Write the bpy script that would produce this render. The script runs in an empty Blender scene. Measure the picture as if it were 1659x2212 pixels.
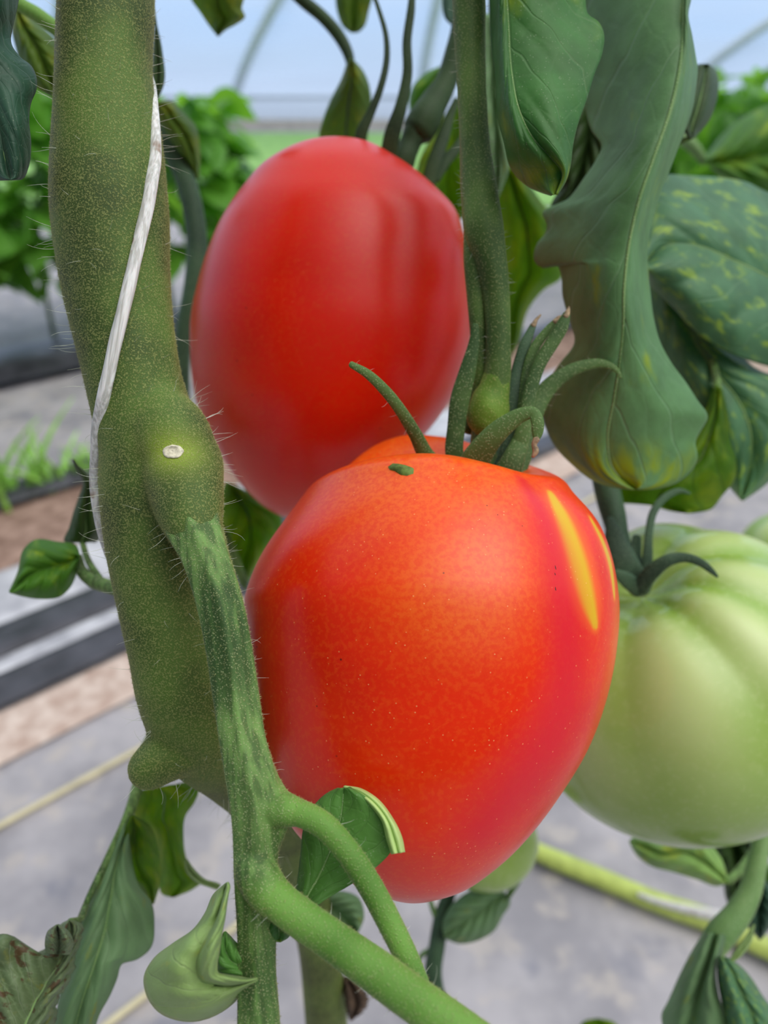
import bpy, math, random
import numpy as np
from mathutils import Vector, noise
from mathutils.bvhtree import BVHTree
random.seed(7)
rng = np.random.default_rng(11)
C = bpy.context.scene.collection
sc = bpy.context.scene

# ------------------------------------------------------------------ camera
F = 1600.0                      # focal length in photo pixels (26 mm-class phone lens)
CAM = np.array([0.0, 0.0, 0.70])
PITCH = math.radians(30)
FW = np.array([0, math.cos(PITCH), -math.sin(PITCH)])
UP = np.array([0, math.sin(PITCH), math.cos(PITCH)])
RT = np.array([1.0, 0, 0])
FOCUS = 0.153
cd = bpy.data.cameras.new('camera')
cam = bpy.data.objects.new('camera', cd); C.objects.link(cam)
cam.location = CAM; cam.rotation_euler = (math.radians(90) - PITCH, 0, 0)
cd.sensor_fit = 'VERTICAL'; cd.sensor_height = 36.0; cd.sensor_width = 27.0
cd.lens = 36.0 * F / 2212
cd.clip_start = 0.02; cd.clip_end = 200
cd.dof.use_dof = True; cd.dof.focus_distance = FOCUS
cd.dof.aperture_fstop = (cd.lens / 1000) / 0.0023
sc.camera = cam

def P(px, py, d):
    """point of the place at image position (px,py), d metres in front of the lens"""
    px = np.asarray(px, float); py = np.asarray(py, float); d = np.asarray(d, float)
    return CAM + d[..., None] * FW + ((px - 829.5) / F * d)[..., None] * RT + ((1106 - py) / F * d)[..., None] * UP
def proj(V):
    q = V - CAM; z = q @ FW
    return 829.5 + F * (q @ RT) / z, 1106 - F * (q @ UP) / z, z
def ground(px, py, z=0.0):
    r = FW + (px - 829.5) / F * RT + (1106 - py) / F * UP
    return CAM + r * ((z - CAM[2]) / r[2])

# ------------------------------------------------------------------ object helpers
BASE = {}
def tag(o, label=None, cat=None, group=None, kind=None):
    if label: o['label'] = label
    if cat: o['category'] = cat
    if group: o['group'] = group
    if kind: o['kind'] = kind
    return o
def thing(name, base, label, cat, group=None):
    o = bpy.data.objects.new(name, None); C.objects.link(o)
    o.empty_display_size = 0.01
    o.location = base; BASE[o.name] = np.array(base, float)
    return tag(o, label, cat, group)
def mesh(name, V, Fc, mat, parent=None, uv=None, attrs=None, smooth=True, thick=0, rim=True):
    V = np.asarray(V, float)
    if parent is not None: b = BASE[parent.name]
    else: b = np.array([(V[:, 0].min() + V[:, 0].max()) / 2, (V[:, 1].min() + V[:, 1].max()) / 2, V[:, 2].min()])
    me = bpy.data.meshes.new(name)
    me.from_pydata((V - b).tolist(), [], [list(f) for f in Fc])
    if uv is not None:
        l = me.uv_layers.new(name='UVMap')
        li = np.empty(len(me.loops), dtype=np.int32); me.loops.foreach_get('vertex_index', li)
        l.data.foreach_set('uv', np.asarray(uv, dtype=np.float32)[li].ravel())
    for k, a in (attrs or {}).items():
        at = me.attributes.new(k, 'FLOAT', 'POINT'); at.data.foreach_set('value', np.asarray(a, dtype=np.float32))
    me.materials.append(mat)
    me.polygons.foreach_set('use_smooth', [smooth] * len(me.polygons))
    me.update()
    o = bpy.data.objects.new(name, me); C.objects.link(o)
    if parent is not None: o.parent = parent
    else: o.location = b
    BASE[o.name] = b
    if thick:
        m = o.modifiers.new('thickness', 'SOLIDIFY'); m.thickness = thick; m.offset = 0
    return o
def merge(parts):
    Vs, Fs, n = [], [], 0
    for V, Fc in parts:
        Vs.append(V); Fs += [[i + n for i in f] for f in Fc]; n += len(V)
    return np.concatenate(Vs), Fs

def cat(pts, n):
    """Catmull-Rom through the rows of pts, resampled to n points"""
    pts = np.asarray(pts, float)
    if len(pts) == 1: return np.repeat(pts, n, 0)
    seg = np.linalg.norm(np.diff(pts[:, :2], axis=0), axis=1) if pts.shape[1] > 1 else np.ones(len(pts) - 1)
    seg = np.maximum(seg, 1e-9) ** 0.9
    t = np.concatenate([[0], np.cumsum(seg)])
    return catp(pts, t, np.linspace(0, t[-1], n))
def catp(pts, t, x):
    pts = np.asarray(pts, float); t = np.asarray(t, float)
    d = np.diff(pts, axis=0) / np.diff(t)[:, None]
    m = np.empty_like(pts); m[0] = d[0]; m[-1] = d[-1]
    if len(pts) > 2:
        h = np.diff(t)[:, None]
        m[1:-1] = (d[:-1] * h[1:] + d[1:] * h[:-1]) / (h[:-1] + h[1:])
    k = np.clip(np.searchsorted(t, x, side='right') - 1, 0, len(t) - 2)
    h = (t[k + 1] - t[k])[:, None]; u = ((x - t[k]) / (t[k + 1] - t[k]))[:, None]
    return ((2*u**3 - 3*u**2 + 1) * pts[k] + (u**3 - 2*u**2 + u) * h * m[k]
            + (-2*u**3 + 3*u**2) * pts[k+1] + (u**3 - u**2) * h * m[k+1])

def grid_faces(nr, nc, closed=False, off=0):
    f = []
    for i in range(nr - 1):
        for j in range(nc if closed else nc - 1):
            k = (j + 1) % nc
            f.append((off + i*nc + j, off + i*nc + k, off + (i+1)*nc + k, off + (i+1)*nc + j))
    return f

def tube_world(pts, rad, sides=20, n=None, flat=1.0, sect=None, jit=0.0, face=None):
    """tube along world points; flat<1 squashes it along the direction towards the lens"""
    pts = np.asarray(pts, float); N = len(pts)
    T = np.gradient(pts, axis=0); T /= np.linalg.norm(T, axis=1)[:, None]
    ref = -FW if face is None else np.asarray(face, float)
    V = []
    th = np.linspace(0, 2*math.pi, sides, endpoint=False)
    prev = None
    for i in range(N):
        a = ref - T[i] * (ref @ T[i])
        if np.linalg.norm(a) < 0.15 and prev is not None: a = prev - T[i] * (prev @ T[i])
        a /= np.linalg.norm(a)
        if prev is not None:
            a = 0.5*a + 0.5*(prev - T[i]*(prev @ T[i])); a /= np.linalg.norm(a)
        prev = a
        b = np.cross(T[i], a)
        r = rad[i] * (sect(th, i / (N - 1)) if sect else 1.0)
        if jit: r = r * (1 + jit * np.array([noise.noise(Vector((math.cos(q)*2, math.sin(q)*2, i * .12))) for q in th]))
        V.append(pts[i] + (np.sin(th) * r)[:, None] * b + (np.cos(th) * r * flat)[:, None] * a)
    V = np.concatenate(V)
    Fc = grid_faces(N, sides, True)
    Fc.append(tuple(range(sides))[::-1]); Fc.append(tuple(range((N-1)*sides, N*sides)))
    return V, Fc
def tube(pts, sides=20, n=60, **k):
    """pts rows: image x, image y, distance, half width in photo pixels"""
    q = cat(np.asarray(pts, float), n)
    W = P(q[:, 0], q[:, 1], q[:, 2])
    rad = np.maximum(q[:, 3] * q[:, 2] / F, 2e-5)
    rad = rad * 1.0
    # round both ends
    W = np.concatenate([W[:1] - (W[1]-W[0]) / np.linalg.norm(W[1]-W[0]) * rad[0]*.5, W, W[-1:] + (W[-1]-W[-2]) / np.linalg.norm(W[-1]-W[-2]) * rad[-1]*.5])
    rad = np.concatenate([rad[:1]*.6, rad, rad[-1:]*.6])
    return tube_world(W, rad, sides, **k)
# ------------------------------------------------------------------ materials
def S(r, g, b):
    f = lambda c: ((c/255 + .055)/1.055)**2.4 if c/255 > .04045 else c/255/12.92
    return (f(r), f(g), f(b), 1)
class NB:
    def __init__(s, name):
        s.m = bpy.data.materials.new(name); s.m.use_nodes = True
        s.t = s.m.node_tree; s.t.nodes.clear()
        s.out = s.t.nodes.new('ShaderNodeOutputMaterial')
    def n(s, typ, ins=None, **pr):
        q = s.t.nodes.new('ShaderNode' + typ)
        for k, v in pr.items(): setattr(q, k, v)
        for k, v in (ins or {}).items():
            i = q.inputs[k]
            if isinstance(v, bpy.types.NodeSocket): s.t.links.new(v, i)
            else: i.default_value = v
        return q
    def math(s, op, a, b=0.0, c=0.0, clamp=False):
        return s.n('Math', {0: a, 1: b, 2: c}, operation=op, use_clamp=clamp).outputs[0]
    def mix(s, f, a, b, bt='MIX'):
        q = s.n('Mix', data_type='RGBA', blend_type=bt)
        for idx, v in ((0, f), (6, a), (7, b)):
            if isinstance(v, bpy.types.NodeSocket): s.t.links.new(v, q.inputs[idx])
            else: q.inputs[idx].default_value = v
        return q.outputs[2]
    def step(s, x, a, b, lo=0.0, hi=1.0):
        q = s.n('MapRange', {0: x, 1: a, 2: b, 3: lo, 4: hi}, interpolation_type='SMOOTHSTEP')
        return q.outputs[0]
    def obj(s): return s.n('TexCoord').outputs['Object']
    def uv(s): return s.n('TexCoord').outputs['UV']
    def noise(s, vec, scale, detail=3.0, rough=.5, dist=0.0):
        return s.n('TexNoise', {'Vector': vec, 'Scale': scale, 'Detail': detail, 'Roughness': rough, 'Distortion': dist}).outputs[0]
    def voro(s, vec, scale, feature='F1', rand=1.0):
        return s.n('TexVoronoi', {'Vector': vec, 'Scale': scale, 'Randomness': rand}, feature=feature).outputs[0]
    def attr(s, name): return s.n('Attribute', attribute_name=name).outputs['Fac']
    def bump(s, h, strength, dist):
        return s.n('Bump', {'Height': h, 'Strength': strength, 'Distance': dist}).outputs[0]
    def bsdf(s, col, rough=.5, normal=None, **k):
        ins = {'Base Color': col, 'Roughness': rough}
        if normal is not None: ins['Normal'] = normal
        ins.update(k)
        return s.n('BsdfPrincipled', ins).outputs[0]
    def along(s, o, dirv, cross, length):
        d = Vector(dirv).normalized()
        k = s.n('VectorMath', {0: o, 1: d}, operation='DOT_PRODUCT').outputs['Value']
        sub = s.n('VectorMath', {0: tuple(d * (length - cross)), 'Scale': k}, operation='SCALE').outputs[0]
        big = s.n('VectorMath', {0: o, 'Scale': cross}, operation='SCALE').outputs[0]
        return s.n('VectorMath', {0: big, 1: sub}, operation='ADD').outputs[0]
    def done(s, sh):
        s.t.links.new(sh, s.out.inputs[0]); return s.m

def mat_plain(name, col, rough=.6, var=.15, scale=40, **k):
    b = NB(name); o = b.obj()
    n = b.noise(o, scale, 4)
    c = b.mix(b.step(n, .3, .7), [x*(1-var) for x in col[:3]] + [1], [min(1, x*(1+var)) for x in col[:3]] + [1])
    return b.done(b.bsdf(c, rough, b.bump(n, .2, .001), **k))

def mat_stem(name, dark, light, fuzz, speck, spk=2600., sheen=.35, mottle=35., stripes=False, worm=False, halo=False, dotw=.42, blend=None):
    b = NB(name); o = b.obj()
    big = b.noise(o, mottle, 3, .55)
    c = b.mix(b.step(big, .36, .62), dark, light)
    if stripes:
        st = b.noise(b.along(o, tuple(.98*-np.array([-.12, .5, .86])), 620., 10.), 1.0, 2)
        c = b.mix(b.step(st, .48, .60, 0, .5), c, [x*.45 for x in dark[:3]] + [1])
        c = b.mix(b.step(st, .48, .34, 0, .35), c, [min(1, x*1.5) for x in light[:3]] + [1])
    if blend:
        c = b.mix(b.attr('blend'), c, b.mix(b.step(b.noise(o, 22., 3, .55), .36, .62), blend[0], blend[1]))
    nn = b.noise(o, spk * .7 if worm else spk * .45, 2, .6)
    if worm:
        dm = b.step(nn, .50, .60)
    else:
        v = b.voro(o, spk * .8)
        dm = b.math('MULTIPLY', b.step(v, .20, .44, 1, 0), b.step(nn, .40, .52))
    if halo:
        hl = b.attr('halo')
        c = b.mix(b.math('MULTIPLY', hl, .85), c, S(150, 172, 58))
    c = b.mix(b.math('MULTIPLY', dm, .44 if worm else dotw), c, speck)
    h = b.math('ADD', b.math('MULTIPLY', dm, 1.0), b.math('MULTIPLY', nn, .4))
    return b.done(b.bsdf(c, .6, b.bump(h, .6, .00018), **{'Sheen Weight': sheen, 'Sheen Tint': fuzz, 'Sheen Roughness': .35, 'Specular IOR Level': .25,
        'Subsurface Weight': .08, 'Subsurface Radius': (.3, 1, .15), 'Subsurface Scale': .0012}))

def mat_leaf(name, base, vein, yellow, trans, yamt=0.0, n=7.0, slope=.5, tr=.35, veinw=.5, hair=.25, brown=0.0, edge=None, ys=(3., 4.), rough=.5, seed=0., sheen=.15, tip_backlight=0.):
    b = NB(name); uv = b.uv(); o = b.obj()
    sx = b.n('SeparateXYZ', {0: uv})
    wob = b.math('MULTIPLY_ADD', b.noise(uv, 5.0, 2), .10, -.05)
    u = b.math('ABSOLUTE', b.math('SUBTRACT', b.math('ADD', b.math('MULTIPLY', sx.outputs[0], 2.), 0), 1.))
    side = b.math('GREATER_THAN', sx.outputs[0], .5)
    v = b.math('ADD', b.math('ADD', sx.outputs[1], wob), b.math('MULTIPLY', side, .43 / n))
    w = b.math('FRACT', b.math('MULTIPLY', b.math('SUBTRACT', v, b.math('MULTIPLY', u, slope)), n))
    dist = b.math('ABSOLUTE', b.math('SUBTRACT', w, .5))          # 0 at the side vein
    lat = b.step(dist, .0, .05, 1, 0)
    latsoft = b.step(dist, .0, .4, 1, 0)
    mid = b.step(u, .0, .045, 1, 0)
    uvw = b.n('Mapping', {0: uv, 1: (seed, seed*.7, 0), 3: (n * .8, n * 1.5, 1)}).outputs[0]
    net = b.step(b.voro(uvw, 1.6, 'DISTANCE_TO_EDGE'), .0, .10, 1, 0)
    veins = b.math('MAXIMUM', mid, b.math('MAXIMUM', b.math('MULTIPLY', lat, .75), b.math('MULTIPLY', net, .18)))
    bn = b.noise(o, 60., 4, .6)
    c0 = b.mix(b.step(bn, .3, .7), [x*.80 for x in base[:3]] + [1], [x*1.2 for x in base[:3]] + [1])
    tc = trans
    if yamt > 0:
        uvy = b.n('Mapping', {0: uv, 1: (seed*1.3 + 2, seed, 0), 3: (ys[0], ys[1], 1)}).outputs[0]
        yn = b.math('MULTIPLY', b.step(b.noise(uvy, 1.8, 3, .55), .62 - .28 * yamt, .80 - .22 * yamt), b.math('SUBTRACT', 1., b.math('MULTIPLY', veins, .8), clamp=True))
        if tip_backlight > 0:
            yt_ = b.math('MULTIPLY', b.step(sx.outputs[1], 1 - tip_backlight, 1 - tip_backlight*.35), b.step(b.noise(uvy, 3.4, 2), .36, .60))  # yellow tip paints backlight shining through the blade
            yn = b.math('MAXIMUM', yn, b.math('MULTIPLY', yt_, b.math('SUBTRACT', 1., veins, clamp=True)))
        yn = b.math('MULTIPLY', yn, b.step(latsoft, .2, .9, 1, .6))
        c0 = b.mix(yn, c0, yellow)
        tc = b.mix(yn, trans, [min(1, yellow[0]*1.6), yellow[1]*1.3, yellow[2]*.6, 1])
    c = b.mix(b.math('MULTIPLY', veins, veinw), c0, vein)
    if brown > 0:
        bb = b.step(b.noise(uvw, .9, 4, .6), .70 - .1*brown, .76 - .1*brown)
        c = b.mix(b.math('MULTIPLY', bb, .9), c, S(88, 62, 40))
    if edge is not None:
        e = b.step(u, .93, .99); c = b.mix(e, c, edge)
    sp = b.step(b.voro(o, 1500.), .10, .26, 1, 0)
    sp = b.math('MULTIPLY', sp, b.step(b.noise(o, 700., 2), .45, .62))
    c = b.mix(b.math('MULTIPLY', sp, hair), c, S(190, 205, 165))
    h = b.math('ADD', b.math('ADD', b.math('MULTIPLY', veins, -.6), b.math('MULTIPLY', b.noise(o, 900., 2), .18)), b.math('MULTIPLY', latsoft, -.35))
    nrm = b.bump(h, .55, .0006)
    p = b.bsdf(c, rough, nrm, **{'Sheen Weight': sheen, 'Sheen Roughness': .4, 'Sheen Tint': S(200, 215, 190), 'Specular IOR Level': .35})
    t = b.n('BsdfTranslucent', {'Color': b.mix(b.math('MULTIPLY', veins, .6), tc, [x*.35 for x in trans[:3]] + [1]), 'Normal': nrm}).outputs[0]
    return b.done(b.n('MixShader', {0: tr, 1: p, 2: t}).outputs[0])

def mat_red(name, base, deep, orange, pink, rough=.3, speck=.5, pat=True, spec=.40, sheen=.05):
    b = NB(name); o = b.obj()
    n1 = b.noise(o, 22., 3, .5); n2 = b.noise(o, 900., 3, .65)
    c = b.mix(b.step(n1, .35, .7), base, deep)
    c = b.mix(b.math('MULTIPLY', b.attr('orange'), b.step(n2, .3, .62, .45, 1.)), c, orange)
    c = b.mix(b.math('MULTIPLY', b.step(n2, .45, .65), .18), c, orange)
    if pat:
        pv = b.attr('patch')
        c = b.mix(b.step(pv, .0, .55), c, S(240, 92, 8))
        c = b.mix(b.step(pv, .45, .85), c, S(222, 176, 6))
        c = b.mix(b.math('MULTIPLY', b.attr('deep'), .75), c, pink)
    v = b.voro(o, 620.)
    d = b.math('MULTIPLY', b.step(v, .06, .13, 1, 0), b.step(b.noise(o, 90., 2), .36, .55))
    c = b.mix(b.math('MULTIPLY', d, speck), c, S(255, 190, 120))
    k = b.voro(o, 230.)
    c = b.mix(b.math('MULTIPLY', b.step(k, .035, .07, 1, 0), b.step(b.noise(o, 60., 2), .55, .62, 0, .8)), c, S(60, 25, 15))
    nrm = b.bump(b.math('ADD', n2, d), .12, .0002)
    return b.done(b.bsdf(c, rough, nrm, **{'Subsurface Weight': .22, 'Subsurface Radius': (1., .25, .08), 'Subsurface Scale': .004, 'Specular IOR Level': spec,
        'Sheen Weight': sheen, 'Sheen Roughness': .3, 'Sheen Tint': S(255, 180, 150)}))
def mat_green_fruit(name, base, pale, dark):
    b = NB(name); o = b.obj()
    c = b.mix(b.step(b.attr('rib'), 0., 1.), base, pale)  # paler ridges paint the rib highlights into the skin colour
    c = b.mix(b.attr('shoulder'), c, dark)
    c = b.mix(b.step(b.noise(o, 25., 3), .4, .7, 0, .4), c, pale)
    n2 = b.noise(o, 500., 2)
    c = b.mix(b.step(n2, .5, .7, 0, .2), c, pale)
    return b.done(b.bsdf(c, .20, b.bump(n2, .08, .0002), **{'Subsurface Weight': .25, 'Subsurface Radius': (.6, 1., .3), 'Subsurface Scale': .004}))

G_ = S
M = {}
M['stem'] = mat_stem('stem skin', S(56, 74, 34), S(84, 112, 46), S(190, 180, 120), S(158, 164, 98), spk=3600., worm=True, halo=True)
M['petiole'] = mat_stem('leaf stalk skin', S(62, 92, 46), S(106, 140, 74), S(200, 195, 150), S(196, 206, 150), spk=3000., stripes=True, dotw=.42, blend=(S(72, 114, 40), S(110, 154, 68)))
M['stalk'] = mat_stem('fruit stalk skin', S(58, 84, 38), S(94, 124, 58), S(190, 185, 140), S(170, 178, 118), spk=2600.)
M['sidestalk'] = mat_stem('pale side stalk skin', S(72, 114, 40), S(110, 154, 68), S(215, 215, 170), S(190, 205, 140), spk=2400., mottle=22, dotw=.22)
M['sepal'] = mat_stem('sepal skin', S(50, 78, 38), S(84, 114, 58), S(190, 195, 150), S(176, 190, 140), spk=2400.)
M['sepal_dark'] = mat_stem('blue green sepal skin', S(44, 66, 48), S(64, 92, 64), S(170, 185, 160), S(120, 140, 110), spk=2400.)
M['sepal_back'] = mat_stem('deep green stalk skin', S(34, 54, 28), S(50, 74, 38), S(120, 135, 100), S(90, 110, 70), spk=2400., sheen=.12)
M['l_edge'] = mat_plain('pale leaf edge', S(168, 196, 116), .55, .12, 300)
M['knuckle'] = mat_stem('knuckle skin', S(72, 104, 34), S(104, 138, 46), S(200, 195, 130), S(196, 196, 120))
M['dry'] = mat_plain('dried tip', S(150, 128, 98), .8, .4, 900)
M['scar'] = mat_plain('pale healed scar', S(206, 200, 176), .7, .25, 1200)
M['scar_ring'] = mat_plain('yellow green ring', S(150, 165, 62), .6, .2, 900)
M['hair'] = mat_plain('plant hair', S(214, 220, 200), .4, .05, 40)
M['fuzz'] = mat_plain('short fuzz', S(170, 172, 110), .6, .15, 400)
M['scratch'] = mat_plain('dark scratch', S(58, 22, 14), .7, .2, 900)
M['scrap'] = mat_plain('dried green scrap', S(92, 116, 44), .7, .35, 700)
M['twine'] = None
M['red'] = mat_red('ripe tomato skin', S(238, 46, 3), S(220, 26, 2), S(246, 112, 26), S(222, 10, 42))
M['red2'] = mat_red('smooth red skin', S(222, 32, 8), S(204, 18, 4), S(214, 84, 24), S(196, 14, 14), rough=.30, speck=.12, pat=False, spec=.32, sheen=0.)
M['green_fruit'] = mat_green_fruit('unripe tomato skin', S(150, 182, 84), S(196, 214, 142), S(118, 158, 44))
def twine_mat():
    b = NB('white twine'); uv = b.obj()
    st = b.noise(b.along(uv, (.16, .49, .85), 1500., 60.), 1.0, 3, .6)
    c = b.mix(b.step(st, .35, .65), S(186, 186, 180), S(232, 232, 230))
    dirt = b.noise(uv, 130., 3, .6)
    c = b.mix(b.step(dirt, .60, .70, 0, .8), c, S(134, 100, 70))
    return b.done(b.bsdf(c, .45, b.bump(st, .5, .0003), **{'Subsurface Weight': .2, 'Subsurface Scale': .001}))
M['twine'] = twine_mat()
M['vine'] = mat_plain('yellow green vine', S(176, 192, 96), .5, .15, 60)
M['l_dark'] = mat_leaf('dark leaf', S(46, 84, 62), S(110, 140, 118), S(150, 160, 30), S(60, 110, 20), 0, hair=.25, tr=.22, veinw=.35)
M['l_shade'] = mat_leaf('deep green and shaded leaf', S(50, 78, 26), S(80, 104, 50), S(150, 160, 30), S(70, 110, 10), 0, hair=.15, tr=.3, veinw=.3)  # dark green that also carries the shade of leaves in gaps
M['l_olive'] = mat_leaf('olive leaf', S(96, 124, 40), S(84, 112, 42), S(160, 168, 24), S(140, 176, 12), .4, n=4., tr=.5, hair=.1, ys=(.9, 1.4), seed=4., veinw=.35)  # yellow blobs paint translucent backlight into the olive colour
M['l_front'] = mat_leaf('green front leaf', S(68, 124, 54), S(130, 170, 112), S(140, 172, 44), S(110, 176, 24), .22, n=4.5, slope=.42, tr=.34, hair=.5, veinw=.35, ys=(1.2, 2.2), seed=3., tip_backlight=.16)
M['l_big'] = mat_leaf('large folded leaf', S(104, 150, 94), S(146, 184, 138), S(150, 174, 24), S(120, 160, 12), .10, n=6., slope=.30, tr=.32, hair=.25, veinw=.35, seed=1., tip_backlight=.11, ys=(2.5, 4.))
M['l_spot'] = mat_leaf('mottled leaf', S(84, 130, 90), S(124, 164, 122), S(152, 184, 72), S(110, 160, 30), .42, n=4., slope=.35, tr=.28, hair=.15, ys=(9., 7.), veinw=.35, seed=2.4)
M['l_yellow'] = mat_leaf('yellow backlit leaf', S(80, 120, 24), S(66, 100, 30), S(148, 174, 20), S(170, 205, 8), .66, n=4., tr=.66, hair=.1, ys=(1.3, 1.9), seed=5., veinw=.5)  # yellow patches put the glow of light through the leaf into colour
M['l_fresh'] = mat_leaf('fresh green leaflet', S(98, 150, 70), S(130, 176, 96), S(150, 180, 60), S(120, 190, 40), 0, n=4., tr=.35, hair=.45, seed=3.5, veinw=.3)
M['l_under'] = mat_leaf('pale leaf underside', S(148, 178, 106), S(178, 200, 138), S(170, 180, 80), S(120, 170, 40), .15, n=5., tr=.25, hair=.3, edge=S(190, 206, 130), seed=6., veinw=.4)
M['l_grey'] = mat_leaf('grey green leaf', S(128, 164, 116), S(148, 180, 134), S(150, 160, 50), S(130, 176, 80), .1, n=5., tr=.42, hair=.2, seed=7., veinw=.35)
M['l_bright'] = mat_leaf('bright young leaf', S(88, 140, 44), S(100, 150, 54), S(160, 190, 40), S(130, 190, 20), .4, n=4., tr=.45, hair=.1, ys=(1.3, 1.6), seed=8.)
M['l_stripe'] = mat_leaf('striped leaf', S(160, 200, 108), S(84, 124, 70), S(190, 204, 70), S(140, 190, 30), .4, n=4., tr=.35, hair=.1, ys=(2., 3.), seed=8.5, veinw=.7)
M['l_wither'] = mat_leaf('withered leaf', S(104, 124, 84), S(170, 184, 150), S(140, 140, 60), S(90, 110, 30), .2, n=7., tr=.2, hair=.3, brown=1.5, seed=9.)
M['l_brown'] = mat_plain('dead brown leaf', S(84, 66, 50), .85, .4, 300)
M['vein'] = mat_stem('leaf vein', S(94, 130, 72), S(122, 154, 94), S(200, 205, 170), S(190, 205, 160), spk=2600.)
M['vein_dark'] = mat_stem('dark vein', S(62, 84, 30), S(84, 104, 40), S(150, 160, 110), S(120, 140, 70), spk=2600.)
# ------------------------------------------------------------------ leaves
def lerp_list(a, x):
    if np.isscalar(a): return np.full(len(x), float(a))
    a = np.asarray(a, float); return np.interp(x, np.linspace(0, 1, len(a)), a)
def resample_edge(E, ax, n):
    E = np.asarray(E, float)
    q = cat(E, max(60, 12*len(E)))
    dq = np.diff(q, axis=0); L = np.linalg.norm(dq, axis=1)
    w = np.abs(dq @ ax) + .3 * L
    t = np.concatenate([[0], np.cumsum(w)]); t /= t[-1]
    x = np.linspace(0, 1, n)
    return np.stack([np.interp(x, t, q[:, k]) for k in range(q.shape[1])], 1)
def leaf_surface(L, R, Mi=None, d=(.2,), dl=0.0, dr=0.0, nv=70, nu=32, bul=0.0, pk=0.0, pn=6., slope=.4, rip=0.0, seed=0.0, jag=0.0):
    L = np.asarray(L, float); R = np.asarray(R, float)
    ax = (L[-1] + R[-1]) / 2 - (L[0] + R[0]) / 2; ax /= np.linalg.norm(ax)
    l = resample_edge(L, ax, nv); r = resample_edge(R, ax, nv)
    m = (l + r) / 2 if Mi is None else resample_edge(Mi, ax, nv)
    v = np.linspace(0, 1, nv); u = np.linspace(-1, 1, nu)
    d0 = catp(np.asarray(d, float)[:, None], np.linspace(0, 1, len(d)), v)[:, 0] if len(d) > 1 else np.full(nv, d[0])
    a = lerp_list(dl, v); c = lerp_list(dr, v)
    if jag:
        for k, e in ((0, l), (1, r)):
            s = np.array([noise.noise(Vector((i * .35, seed + k * 9.1, 2.2))) for i in range(nv)]) * jag
            e += (e - m) / (np.linalg.norm(e - m, axis=1)[:, None] + 1e-6) * s[:, None]
    uu = np.abs(u)[None, :]; left = (u < 0)[None, :]
    E = np.where(left[..., None], l[:, None, :], r[:, None, :])
    XY = m[:, None, :] * (1 - uu)[..., None] + E * uu[..., None]
    def soft(e):
        wd = np.linalg.norm(e - m, axis=1); k = max(3, nv // 8); pad = np.pad(wd, k, mode='edge')
        return np.maximum(np.convolve(pad, np.ones(2*k + 1)/(2*k + 1), 'valid'), 4.0)
    ue = np.clip(np.linalg.norm(XY - m[:, None, :], axis=2) / np.where(left, soft(l)[:, None], soft(r)[:, None]), 0, 1.6)
    D = d0[:, None] + np.where(left, a[:, None], c[:, None]) * ue ** 1.3
    D -= bul * np.sin(math.pi * uu)
    ww = (v[:, None] - slope * uu) * pn + np.where(left, 0, .43)
    ww = ww - np.floor(ww)
    D -= pk * (1 - (2*ww - 1)**2) * np.sin(math.pi * np.clip(uu * 1.05, 0, 1)) ** .7
    if rip:
        for i in range(nv):
            for j in range(nu):
                D[i, j] += rip * uu[0, j] ** 1.5 * noise.noise(Vector((XY[i, j, 0] * .012 + seed, XY[i, j, 1] * .012, seed)))
    W = P(XY[..., 0], XY[..., 1], D).reshape(-1, 3)
    uv = np.stack(np.broadcast_arrays(((u + 1) / 2)[None, :], v[:, None]), -1).reshape(-1, 2)
    Fc = grid_faces(nv, nu)
    midw = P(m[:, 0], m[:, 1], d0 - .0002)
    return W, Fc, uv, midw, d0
def blade(L, R, mat, parent=None, name='blade', thick=.0003, mid=None, midmat=None, midname='midrib', **k):
    W, Fc, uv, midw, d0 = leaf_surface(L, R, **k)
    o = mesh(name, W, Fc, mat, parent, uv=uv, thick=thick)
    if mid:
        q = midw[2:-4]
        rad = np.linspace(mid[0], mid[1], len(q)) * d0[2:-4] / F
        V, Ff = tube_world(q, rad, 10)
        mesh(midname, V, Ff, midmat or M['vein'], parent)
    return o
def leaf(label, L, R, mat, stalk=None, stalkmat=None, mid=None, midmat=None, group=None, name='tomato_leaf', more=(), **k):
    """a leaf thing: blade, midrib and (where seen) its stalk"""
    dd = np.mean(k['d']); c = np.mean(np.array(L + R, float), 0)
    t = thing(name, P(c[0], c[1], dd), label, 'leaf', group)
    blade(L, R, mat, t, mid=mid, midmat=midmat, **k)
    for kw in more: blade(parent=t, **kw)
    if stalk is not None:
        V, Ff = tube(stalk, 14, 40, jit=.05)
        mesh('leaf_stalk', V, Ff, stalkmat or M['petiole'], t)
    return t

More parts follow.
